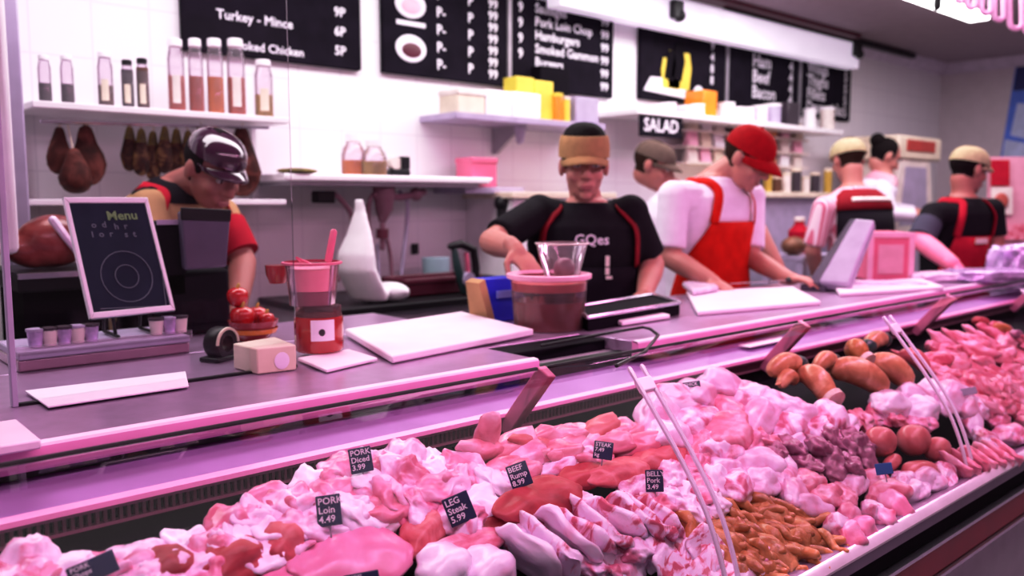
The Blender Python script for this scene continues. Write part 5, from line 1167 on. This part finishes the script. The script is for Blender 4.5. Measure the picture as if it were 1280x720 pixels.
# price cards on pins
def card(px, py, w, h, ang, rows, label, hh=.054, lean=18, col='tagblue', face=0):
    p = bed(px, py, hh); s = (p - EYE).dot(FWD) / F; W_, H_ = w * s / 2, h * s / 2
    tf = (EYE - p); tf.z = 0; tf.normalize(); tf = Matrix.Rotation(R(face), 3, 'Z') @ tf
    up = V((0, 0, 1)); nrm = (tf * math.cos(R(lean)) + up * math.sin(R(lean))).normalized(); ex = up.cross(nrm).normalized(); ey = nrm.cross(ex)
    ra = R(ang); ex, ey = ex * math.cos(ra) + ey * math.sin(ra), ey * math.cos(ra) - ex * math.sin(ra)
    t = thing('price_card', label, 'price card', p - ey * (H_ + .02), 'navy price cards on pins' if col == 'tagblue' else None)
    mb = MB(); mb.obox(p, (ex * W_, ey * H_, nrm * .0012)); mb.build('card', col, t, .002)
    if rows: words_mesh([(r_, W_ * .14, H_ * (1.42 - .58 * i), H_ * .62, 'LEFT') for i, r_ in enumerate(rows)], 'lettering', t, 'letter', p - ex * W_ - ey * H_ + nrm * .001, ex, ey, nrm)
    mb = MB(); mb.tube([p - nrm * .003 + ey * H_ * .5, p - ey * (H_ + .035) - nrm * .003], .0015, 6); mb.build('pin', 'steel', t)
card(451, 575, 28, 31, 8, ['PORK', 'Diced', '3.99'], 'price card standing at the back of the pork heap by the grille')
card(411, 638, 30, 38, 4, ['PORK', 'Loin', '4.49'], 'price card in the middle of the pork heap above the flat pink cut')
card(574, 636, 34, 36, 22, ['LEG', 'Steak', '5.99'], 'price card tilted beside the pink chop before the dark slab')
card(649, 594, 27, 30, 20, ['BEEF', 'Rump', '8.99'], 'price card leaning just behind the largest dark red slab')
card(754, 563, 24, 22, -6, ['STEAK', '7.49', 'kg'], 'price card standing among the rosy fillets at the back')
card(818, 601, 22, 27, 4, ['BELLY', 'Pork', '3.49'], 'price card above the streaky belly slices by the glass joint')
card(865, 486, 22, 18, 10, ['CHICK', '2.99', 'kg'], 'price card half sunk at the back of the pale chicken')
card(116, 712, 56, 28, 16, ['PORK', 'Chops', '3.99'], 'largest price card lying at the near front of the case')
card(452, 726, 44, 20, 6, ['CHOPS', '4.99', 'kg'], 'price card cut by the picture bottom below the flat pink cut')
card(1105, 586, 20, 14, 14, [], 'bright blue blank clip beside the salmon red joints', col='clip')
card(1192, 492, 52, 9, 16, [], 'long narrow grey price rail on the white fat sheets', col='lav')
# ------------------------------------------------------------------ the butchers
UPZ = V((0, 0, 1))
class Torso:
    PR = [(-.50, .20, .150), (-.14, .165, .118), (0, .172, .122), (.25, .158, .118), (.5, .166, .124), (.74, .184, .126), (.88, .178, .112), (.96, .125, .088), (1.02, .070, .066), (1.10, .060, .060)]
    def __init__(s, pelvis, neck, sax, stout=1.0, hunch=.03):
        s.p, s.n = pelvis, neck; s.st = stout; s.hunch = hunch
        up = (neck - pelvis).normalized(); s.u = (sax - up * sax.dot(up)).normalized(); s.v = s.u.cross(up); s.up = up
        if True: s.v = s.u.cross(up) * -1 if False else s.v
    def c(s, t): return s.p.lerp(s.n, t) - s.v * s.hunch * (math.sin(math.pi * max(0, min(1, t))))
    def wd(s, t):
        P = s.PR
        if t <= P[0][0]: return P[0][1] * s.st, P[0][2] * s.st
        for a, b in zip(P[:-1], P[1:]):
            if t <= b[0]:
                k = (t - a[0]) / (b[0] - a[0]); k = k * k * (3 - 2 * k); st = s.st if t < .9 else 1 + (s.st - 1) * .4
                return (a[1] + (b[1] - a[1]) * k) * st, (a[2] + (b[2] - a[2]) * k) * st
        return P[-1][1], P[-1][2]
    def pt(s, t, phi, off=0):
        w, d = s.wd(t); q = R(phi); cx, sx = math.cos(q), math.sin(q)
        e = .82; cx = math.copysign(abs(cx) ** e, cx); sx = math.copysign(abs(sx) ** e, sx)
        return s.c(t) + s.u * cx * (w + off) + s.v * sx * (d + off)
    def ring(s, t, off=0, n=28): return [s.pt(t, 360 * j / n, off) for j in range(n)]
def hand(mb, wrist, d, palm_n, curl=.5, side=1, sc=1.0, spread=.12):
    """palm + four unequal fingers + thumb; palm_n points out of the palm."""
    d = d.normalized(); pn = (palm_n - d * palm_n.dot(d)).normalized(); x = d.cross(pn) * side
    mb.ell(wrist + d * .048 * sc, (x * .041 * sc, d * .054 * sc, pn * .016 * sc), 14, 8)
    mb.tube([wrist - d * .03, wrist + d * .02], [.026 * sc, .027 * sc], 10)
    for i, (o, L) in enumerate(((-.028, .070), (-.0095, .079), (.0095, .074), (.028, .058))):
        b = wrist + d * (.088 - .006 * abs(i - 1.2)) * sc + x * o * sc; dd = (d + x * o * spread * 22).normalized(); pts = [b]; r = [.0095 * sc]
        for k, f in enumerate((.45, .32, .23)):
            a = curl * (k + .5) * .75; e = dd * math.cos(a) + pn * math.sin(a); pts.append(pts[-1] + e * L * f * sc); r.append((.0088, .008, .0066)[k] * sc)
        mb.tube(pts, r, 8)
    b = wrist + d * .022 * sc - x * .030 * sc; e = (d * .62 - x * .75 + pn * .25).normalized(); e2 = (d * .9 - x * .25 + pn * .4).normalized()
    mb.tube([b, b + e * .034 * sc, b + e * .034 * sc + e2 * .027 * sc, b + e * .034 * sc + e2 * .048 * sc], [.0135 * sc, .011 * sc, .0095 * sc, .0078 * sc], 8)
def person(label, D, neck, shR, shL, head, fdir, armR, armL, lean=.06, roll=0, stout=1.0, hs=1.0, skin='skin', shirt='tshirt_w', sleeve=.72, voxel=.006, cap=None, hair='hair', hunch=.03, face=True, curl=(.5, .5), palm=(None, None), glove=(None, None), forearm_m=None, legs=True):
    J = lambda q: at(q[0], q[1], d=D + (q[2] if len(q) > 2 else 0))
    N, SR, SL, Hc = J(neck), J(shR), J(shL), J(head)
    sax = (SL - SR); sh = V((sax.x, sax.y, 0)).normalized()
    fac = sh.cross(UPZ)           # (L-R) x up = facing
    pel = V((N.x, N.y, N.z - .54)) - fac * lean
    T = Torso(pel, N, -sh, stout, hunch)
    if T.v.dot(fac) < 0: T.u = -T.u; T.v = -T.v
    base = V((pel.x, pel.y, 0)); t = thing('person', label, 'person', base)
    f = (RIGHT * fdir[0] + V((FWD.x, FWD.y, 0)).normalized() * fdir[1] + UPZ * fdir[2]).normalized()
    r = f.cross(UPZ).normalized(); u = r.cross(f)
    if roll: Mr = Matrix.Rotation(R(roll), 3, f); r = Mr @ r; u = Mr @ u
    H = lambda x, y, z: Hc + (r * x + f * y + u * z) * hs
    HA = lambda a, b, c: (r * a * hs, f * b * hs, u * c * hs)
    mb = MB()
    mb.loft([T.ring(x) for x in (-.14, -.06, .06, .2, .35, .5, .62, .74, .82, .88, .92, .96, 1.0, 1.05)])
    nb = H(0, -.035, -.055); mb.tube([T.c(.9), T.c(1.02), T.c(1.02).lerp(nb, .5) + T.v * .0, nb], [.066, .060, .055, .056], 14)
    # head
    mb.ell(H(0, -.012, .035), HA(.075, .097, .086), 24, 14); mb.ell(H(0, .018, -.028), HA(.064, .073, .086), 22, 14)
    mb.ell(H(0, .028, -.076), HA(.050, .054, .040), 18, 10); mb.ell(H(0, .072, -.098), HA(.022, .018, .017))
    mb.tube([H(0, .088, .022), H(0, .106, -.012), H(0, .110, -.026)], [.009 * hs, .0125 * hs, .0155 * hs], 10)
    for s in (-1, 1):
        mb.ell(H(s * .013, .098, -.030), HA(.0085, .011, .008)); mb.ell(H(s * .078, -.008, -.006), HA(.011, .021, .033))
        mb.ell(H(s * .036, .060, -.028), HA(.026, .024, .026)); mb.ell(H(s * .028, .077, .030), HA(.030, .016, .010))
    mb.ell(H(0, .082, -.064), HA(.030, .014, .020))
    arms = []
    for i, (S, arm, sd) in enumerate(((SR, armR, 1), (SL, armL, -1))):
        if arm is None: continue
        E, W = J(arm[0]), J(arm[1]); arms.append((i, S, E, W, sd, J(arm[2]) if len(arm) > 2 else None))
        mb.sph(S, .055 * stout ** .5); mb.tube([T.c(.84).lerp(S, .6), S], [.064, .054], 12)
        mid = S.lerp(E, .5); mb.tube([S, mid, E], [.051, .048, .041], 14)
        mb.tube([E, E.lerp(W, .3), W], [.043, .044, .029], 14)
        if glove[i] is None:
            hd = (arms[-1][5] - W) if arms[-1][5] else (W - E); pn = palm[i] if palm[i] is not None else V((0, 0, -1)) + fac * -.2
            hand(mb, W, hd, pn, curl[i], sd if i == 0 else sd)
    me = remeshed(mb, 'body', voxel, 5, .5); link('body', shift(me, base), skin, t, base)
    for i, S, E, W, sd, tip in arms:
        if glove[i]:
            g = MB(); hd = (tip - W) if tip else (W - E); hand(g, W, hd, palm[i] if palm[i] is not None else V((0, 0, -1)), curl[i], sd, 1.06)
            link('glove', shift(remeshed(g, 'glove', .004, 4), base), glove[i], t, base)
    # shirt
    mb = MB(); mb.loft([T.ring(x, .012) for x in (-.10, .0, .1, .2, .35, .5, .62, .74, .82, .88, .92, .96, 1.0, 1.03)])
    cuffs = []
    for i, S, E, W, sd, tip in arms:
        mb.sph(S, .064 * stout ** .5); mb.tube([T.c(.84).lerp(S, .6), S], [.074, .063], 12)
        if sleeve <= 1: e = S.lerp(E, sleeve); mb.tube([S, S.lerp(e, .5), e], [.063, .061, .060], 16, round_ends=False)
        else: e = E.lerp(W, sleeve - 1); mb.tube([S, E, e], [.070, .058, .046], 16, round_ends=False)
    link('shirt', shift(remeshed(mb, 'shirt', max(voxel, .007), 6, .5), base), shirt, t, base)
    # legs: trousers and shoes
    if legs:
        mb = MB(); mb.loft([T.ring(x, .008) for x in (-.2, -.12, -.04, .06)])
        hip = T.c(-.12)
        for s in (-1, 1):
            h = hip + T.u * .085 * s; k = V((h.x, h.y, .50)) + fac * .03; a = V((h.x, h.y, .09))
            mb.tube([h, k, a], [.088, .066, .052], 14)
        mb.build('trousers', 'trousers', t)
        for s in (-1, 1):
            h = hip + T.u * .085 * s; a = V((h.x, h.y, .0)); m2 = MB(); m2.ell(a + fac * .06 + UPZ * .05, (T.u * .048, fac * .14, UPZ * .05)); m2.tube([a + UPZ * .06, a + UPZ * .12], .05, 12); m2.build('shoe', 'shoe', t)
    # face
    if face:
        for s in (-1, 1):
            mb = MB(); mb.ell(H(s * .031, .0815, .008), HA(.0135, .010, .0085)); e = mb.build('eye', 'eye', t)
            mb = MB(); mb.ell(H(s * .031, .0885, .008), HA(.006, .004, .006)); mb.build('iris', 'iris', e)
            mb = MB(); mb.tube([H(s * .014, .097, .026), H(s * .032, .095, .032), H(s * .05, .084, .027)], [.004 * hs, .005 * hs, .003 * hs], 6); mb.build('eyebrow', hair, t)
        mb = MB(); mb.ell(H(0, .0945, -.063), HA(.024, .006, .0045), 14, 8); mb.ell(H(0, .0945, -.070), HA(.020, .006, .005), 14, 8); mb.build('lips', 'lips', t)
    # hair: shell of the skull, back and sides
    mb = MB(); n, k = 26, 14; vs = {}
    rings = []
    for i in range(k + 1):
        th = R(-66 + 156 * i / k); z = .035 + .091 * math.sin(th); rr = max(math.cos(th), .72 if th < 0 else 0); ring = []
        for j in range(n + 1):
            lo, sp = (-178, 176) if i < 3 else ((-190, 200) if i < 4 else (-205, 230)); ph = R(lo + sp * j / n); x, y = math.cos(ph) * .080 * rr, math.sin(ph) * .103 * rr - .012
            ring.append(H(x, min(y, .2), z))
        rings.append(ring)
    mb.loft(rings, cap=False, close=False); hr = mb.build('hair', hair, t)
    so = hr.modifiers.new('thickness', 'SOLIDIFY'); so.thickness = .008; so.offset = -1
    return t, T, H, HA, fac, base, J, arms
def crown(t, H, m, base_z=.040, top=.125, rx=.085, ry=.107, cy=-.010, tilt=0, puff=1.0):
    mb = MB(); rings = []
    for i in range(9):
        q = i / 8 * 88; rr = math.cos(R(q)) ** .75; z = base_z + (top - base_z) * math.sin(R(q))
        rings.append([H(math.cos(a) * rx * rr * puff, math.sin(a) * ry * rr * puff + cy, z + tilt * math.sin(a) * ry * rr) for a in [2 * math.pi * j / 28 for j in range(28)]])
    mb.loft(rings); return mb.build('cap', m, t)
def brim(par, H, m, z=.045, L=.075, w=.080, droop=.03, cy=.085):
    top = []; n = 10
    rows = []
    for i in range(5):
        s = i / 4; row_ = []
        for j in range(n + 1):
            a = math.pi * j / n; x = math.cos(a) * w * (1 - .08 * s); y = .015 + math.sin(a) * (cy - .015 + L * s) ; row_.append(H(x, y, z - droop * s * (.4 + .6 * s) - .22 * abs(x) * abs(x) / w * 1.2))
        rows.append(row_)
    mb = MB(); mb.loft(rows, cap=False, close=False); b = mb.build('brim', m, par)
    so = b.modifiers.new('thickness', 'SOLIDIFY'); so.thickness = .005; so.offset = 0
    return b
def patch(t, T, name, m, ts, half, off=.024, mid=90, n=18, par=None):
    rows = [[T.pt(x, mid - h + 2 * h * j / n, off) for j in range(n + 1)] for x, h in zip(ts, half)]
    mb = MB(); mb.loft(rows, cap=False, close=False); o = mb.build(name, m, par or t)
    so = o.modifiers.new('thickness', 'SOLIDIFY'); so.thickness = .006; so.offset = 0
    return o
def strap(t, T, name, m, path, w=.017, par=None):
    """path: (t, phi, off) points on the torso; a flat ribbon"""
    P = [T.pt(a, b, o) for a, b, o in path]; out = []
    for i in range(len(P) - 1):
        q0, q1, q2, q3 = P[max(i - 1, 0)], P[i], P[i + 1], P[min(i + 2, len(P) - 1)]
        for k in range(6):
            u = k / 6; out.append(.5 * ((2 * q1) + (q2 - q0) * u + (2 * q0 - 5 * q1 + 4 * q2 - q3) * u * u + (3 * q1 - q0 - 3 * q2 + q3) * u ** 3))
    out.append(P[-1]); rows = []
    for i, p in enumerate(out):
        d = (out[min(i + 1, len(out) - 1)] - out[max(i - 1, 0)]).normalized(); nrm = (p - T.c(.8)); nrm = (nrm - d * nrm.dot(d)).normalized(); x = d.cross(nrm)
        rows.append([p - x * w, p + x * w])
    mb = MB(); mb.loft(rows, cap=False, close=False); o = mb.build(name, m, par or t)
    so = o.modifiers.new('thickness', 'SOLIDIFY'); so.thickness = .005; so.offset = 0
    return o
def bib_straps(t, T, m, w=.017, top=.70, phis=(55, 125), back=True):
    for ph, sg in ((phis[0], -1), (phis[1], 1)):
        e = 12 if sg < 0 else 168
        path = [(top, ph, .026), (.84, ph - sg * 4, .027), (.93, ph, .026), (.985, e + 25 * (1 if sg < 0 else -1), .022), (1.0, e, .022), (.99, -30 if sg < 0 else 210, .022), (.96, -70 if sg < 0 else 250, .022)]
        strap(t, T, 'apron_strap', m, path, w)

# --- butcher in black shirt with tan visor, hand in the sauce tub
t, T, H, HA, fac, base, J, arms = person('butcher in black t-shirt and tan peaked cap reaching into the sauce tub', 3.02,
    (733, 258), (674, 266, -.02), (788, 266, .0), (730, 207, -.06), (.02, -1, -.12),
    armR=((614, 302, -.22), (644, 312, -.46), (668, 342, -.52)), armL=((816, 330, .06), (806, 366, -.16)), lean=.02, stout=1.08, skin='skin', shirt='tshirt_b', sleeve=.84, hair='hair', voxel=.005, glove=(None, None), curl=(.5, .6))
c = crown(t, H, 'hair', .045, .150, .088, .104, -.012); c.name = 'cap_top'
mb = MB(); rings = [[H(math.cos(a) * .089 * k, math.sin(a) * .112 * k - .008, z) for a in [2 * math.pi * j / 30 for j in range(30)]] for z, k in ((.030, .99), (.050, 1.0), (.078, .985), (.100, .94), (.104, .90))]
mb.loft(rings); cp = mb.build('cap', 'cap_t', t); brim(cp, H, 'cap_t', .040, .055, .084, .022, .098)
patch(t, T, 'apron', 'apron_k', (.62, .5, .35, .15, 0, -.25, -.45), (44, 58, 72, 84, 88, 90, 90))
bib_straps(t, T, 'apron_dr', .015, .62, (42, 138))
lt = T.v; ex = -T.u if (-T.u).dot(RIGHT) > 0 else T.u
o = T.pt(.77, 90, .016) - ex * .06; words_mesh([('GQes', 0, 0, .050, 'LEFT')], 'shirt_print', t, 'letter', o, ex, T.up, T.v)
o = T.pt(.60, 90, .032) + ex * .055; mb = MB(); mb.obox(o + T.up * .035, (ex * .007, T.up * .018, T.v * .003)); mb.obox(o, (ex * .007, T.up * .012, T.v * .003)); mb.obox(o - T.up * .022 + ex * .006, (ex * .011, T.up * .005, T.v * .003)); mb.build('apron_badge', 'packw', t)

# --- butcher in red cap and red apron
t, T, H, HA, fac, base, J, arms = person('butcher in red cap, white t-shirt and bright red apron looking down at the board', 3.5,
    (893, 226, .02), (842, 246, -.14), (938, 246, .16), (934, 198, -.04), (.66, -.52, -.50),
    armR=((838, 322, -.16), (888, 350, -.30)), armL=((938, 322, .10), (986, 348, -.12), (1012, 350, -.2)), lean=.02, stout=1.06, skin='skin', shirt='tshirt_w', sleeve=.86, hair='hair_b', voxel=.006, roll=0)
cp = crown(t, H, 'cap_r', .030, .132, .086, .110, -.008); brim(cp, H, 'cap_r', .042, .068, .080, .035, .098)
mb = MB(); mb.sph(H(0, -.008, .131), .008); mb.build('cap_button', 'cap_r', cp)
patch(t, T, 'apron', 'apron_r', (.70, .6, .5, .35, .15, 0, -.25, -.45), (34, 46, 62, 84, 95, 98, 98, 98))
bib_straps(t, T, 'apron_r', .018, .69, (58, 122))
mb = MB(); mb.tube([H(-.055, .082, .010), H(0, .112, .010), H(.055, .082, .010)], .002, 6)
for s in (-1, 1): mb.tube([H(s * .055, .082, .010), H(s * .08, 0, .012)], .002, 6)
mb.build('glasses_frame', 'packw', t)

# --- butcher with grey brown cap behind the red capped one
t, T, H, HA, fac, base, J, arms = person('butcher in grey brown cap and white shirt bent behind the red capped butcher', 4.25,
    (846, 240), (868, 262, -.12), (858, 256, .2), (817, 207, .0), (.80, -.35, -.35),
    armR=((936, 268, -.16), (972, 330, -.3)), armL=None, lean=.10, skin='skin_d', shirt='tshirt_w', sleeve=1.0, hair='hair_b', voxel=.008)
cp = crown(t, H, 'cap_g', .035, .122, .086, .108, -.008); brim(cp, H, 'cap_g', .040, .05, .08, .02, .098)

# --- purple capped butcher at the near end
t, T, H, HA, fac, base, J, arms = person('butcher in glossy dark purple cap and tan shirt bending over the counter scale', 2.72,
    (226, 236), (186, 262, -.12), (276, 270, .10), (266, 212, -.10), (.74, -.50, -.55),
    armR=((190, 335, -.22), (236, 372, -.32)), armL=((304, 326, .06), (296, 388, -.12)), lean=.12, stout=1.0, skin='skin_d', shirt='tshirt_tan', sleeve=.80, hair='hair', voxel=.006)
cp = crown(t, H, 'cap_p', .052, .124, .082, .104, -.004); brim(cp, H, 'cap_p', .050, .045, .076, .018, .096)
patch(t, T, 'apron', 'apron_k', (.66, .5, .35, .15, 0, -.25, -.45), (44, 60, 76, 90, 95, 95, 95))
bib_straps(t, T, 'apron_crim', .020, .66, (46, 134))
mb = MB(); mb.loft([T.ring(x, o) for x, o in ((.95, .018), (.99, .022), (1.03, .020), (1.05, .006))]); mb.build('neck_scarf', 'apron_k', t)
mb = MB(); 
i_, S, E, W, sd, tip = arms[1]; e0, e1 = S.lerp(E, .2), S.lerp(E, .86); mb.tube([e0, e0.lerp(e1, .5), e1], [.067, .066, .064], 16, round_ends=False); mb.build('sleeve_cover', 'apron_crim', t)

# --- butcher seen from behind in cream cap
t, T, H, HA, fac, base, J, arms = person('butcher in cream cap and pink striped shirt seen from behind with black apron', 4.75,
    (1066, 238), (1096, 256, .05), (1030, 260, -.10), (1060, 200, .05), (-.15, .95, -.25),
    armR=((1106, 310, .0), (1088, 348, .2)), armL=((1016, 312, -.05), (1020, 345, .2)), lean=.06, skin='skin', shirt='striped', sleeve=.9, hair='hair_b', voxel=.008, face=True)
cp = crown(t, H, 'cap_c', .020, .120, .092, .112, -.006, puff=1.04)
patch(t, T, 'apron_back', 'apron_k', (.80, .6, .4, .2, 0, -.25, -.45), (70, 80, 84, 86, 88, 90, 90), mid=270)
patch(t, T, 'red_yoke', 'apron_dr', (.99, .92, .86, .78), (70, 76, 78, 78), .028, 270)
patch(t, T, 'white_stripe', 'packw', (.90, .86), (38, 38), .034, 270)

# --- far butcher in white coat
t, T, H, HA, fac, base, J, arms = person('far butcher in white coat and dark hair leaning to the packing machine', 5.7,
    (1104, 222), (1102, 238, -.15), (1096, 236, .2), (1106, 196, .0), (.85, .05, -.45),
    armR=((1112, 268, -.2), (1150, 270, -.2)), armL=((1112, 262, .25), (1150, 266, .2)), lean=.16, skin='skin', shirt='tshirt_w', sleeve=1.8, hair='hair', voxel=.009, legs=True)
mb = MB(); mb.sph(H(0, -.10, .07), .05); mb.build('hair_bun', 'hair', t)
mb = MB(); mb.loft([T.ring(x, o) for x, o in ((.94, .02), (1.0, .024), (1.05, .014))]); mb.build('pink_collar', 'poster_p', t)

# --- far butcher in black shirt and red apron
t, T, H, HA, fac, base, J, arms = person('far butcher in tan cap, black shirt and crimson apron with a pink gloved arm', 4.55,
    (1204, 250), (1166, 268, -.14), (1240, 262, .10), (1211, 212, .0), (.92, .25, -.22),
    armR=((1150, 300, -.22), (1192, 332, -.45), (1216, 346, -.5)), armL=((1246, 310, .1), (1240, 348, -.1)), lean=.04, skin='skin_d', shirt='tshirt_b', sleeve=.70, hair='hair', voxel=.008, glove=('pinkglove', None))
cp = crown(t, H, 'cap_c', .030, .122, .090, .112, -.006); brim(cp, H, 'cap_c', .040, .045, .082, .02, .1)
patch(t, T, 'apron', 'apron_crim', (.66, .5, .35, .15, 0, -.25, -.45), (46, 58, 72, 84, 88, 90, 90))
bib_straps(t, T, 'apron_crim', .018, .66, (46, 134))
o = T.pt(.62, 90, .034); mb = MB(); mb.obox(o, (T.u * .05, T.up * .014, T.v * .003)); mb.build('name_badge', 'packw', t)
i_, S, E, W, sd, tip = arms[0]; mb = MB(); e0, e1 = S.lerp(E, .35), S.lerp(E, .95); mb.tube([e0, e1], [.068, .066], 16, round_ends=False); mb.build('grey_sleeve', 'cloth_grey', t)
mb = MB(); mb.tube([E.lerp(W, -.02), E.lerp(W, .4), E.lerp(W, .98)], [.050, .050, .038], 14); mb.build('long_glove', 'pinkglove', t)
area('ceiling_light_aisle', (2.2, 2.55, 2.66), (0, 0, 0), 5.5, .5, 84, (1, .93, .97))
area('ceiling_light_far', (5.6, 1.7, 2.66), (0, 0, 0), 3.5, .5, 40, (1, .92, .97))
area('ceiling_light_customers', (1.2, .1, 2.66), (0, 0, 0), 4.5, .6, 20, (1, .85, .95))
area('case_light_strip', (1.5, .62, 2.35), (R(0), 0, 0), 3.4, .12, 37, (1, .44, .72))
area('case_light_strip_far', (3.9, .75, 2.64), (R(0), 0, 0), 2.2, .12, 22, (1, .42, .72))
w = bpy.data.worlds.new('world'); bpy.context.scene.world = w; w.use_nodes = True
w.node_tree.nodes['Background'].inputs[0].default_value = (.92, .62, .78, 1); w.node_tree.nodes['Background'].inputs[1].default_value = .20
vs = bpy.context.scene.view_settings
vs.view_transform = 'Standard'; vs.look = 'None'; vs.exposure = 0; vs.gamma = 1

vs.use_curve_mapping = True
cm = vs.curve_mapping; cv = cm.curves[3]
cv.points.new(.25, .205); cv.points.new(.70, .735); cm.update()
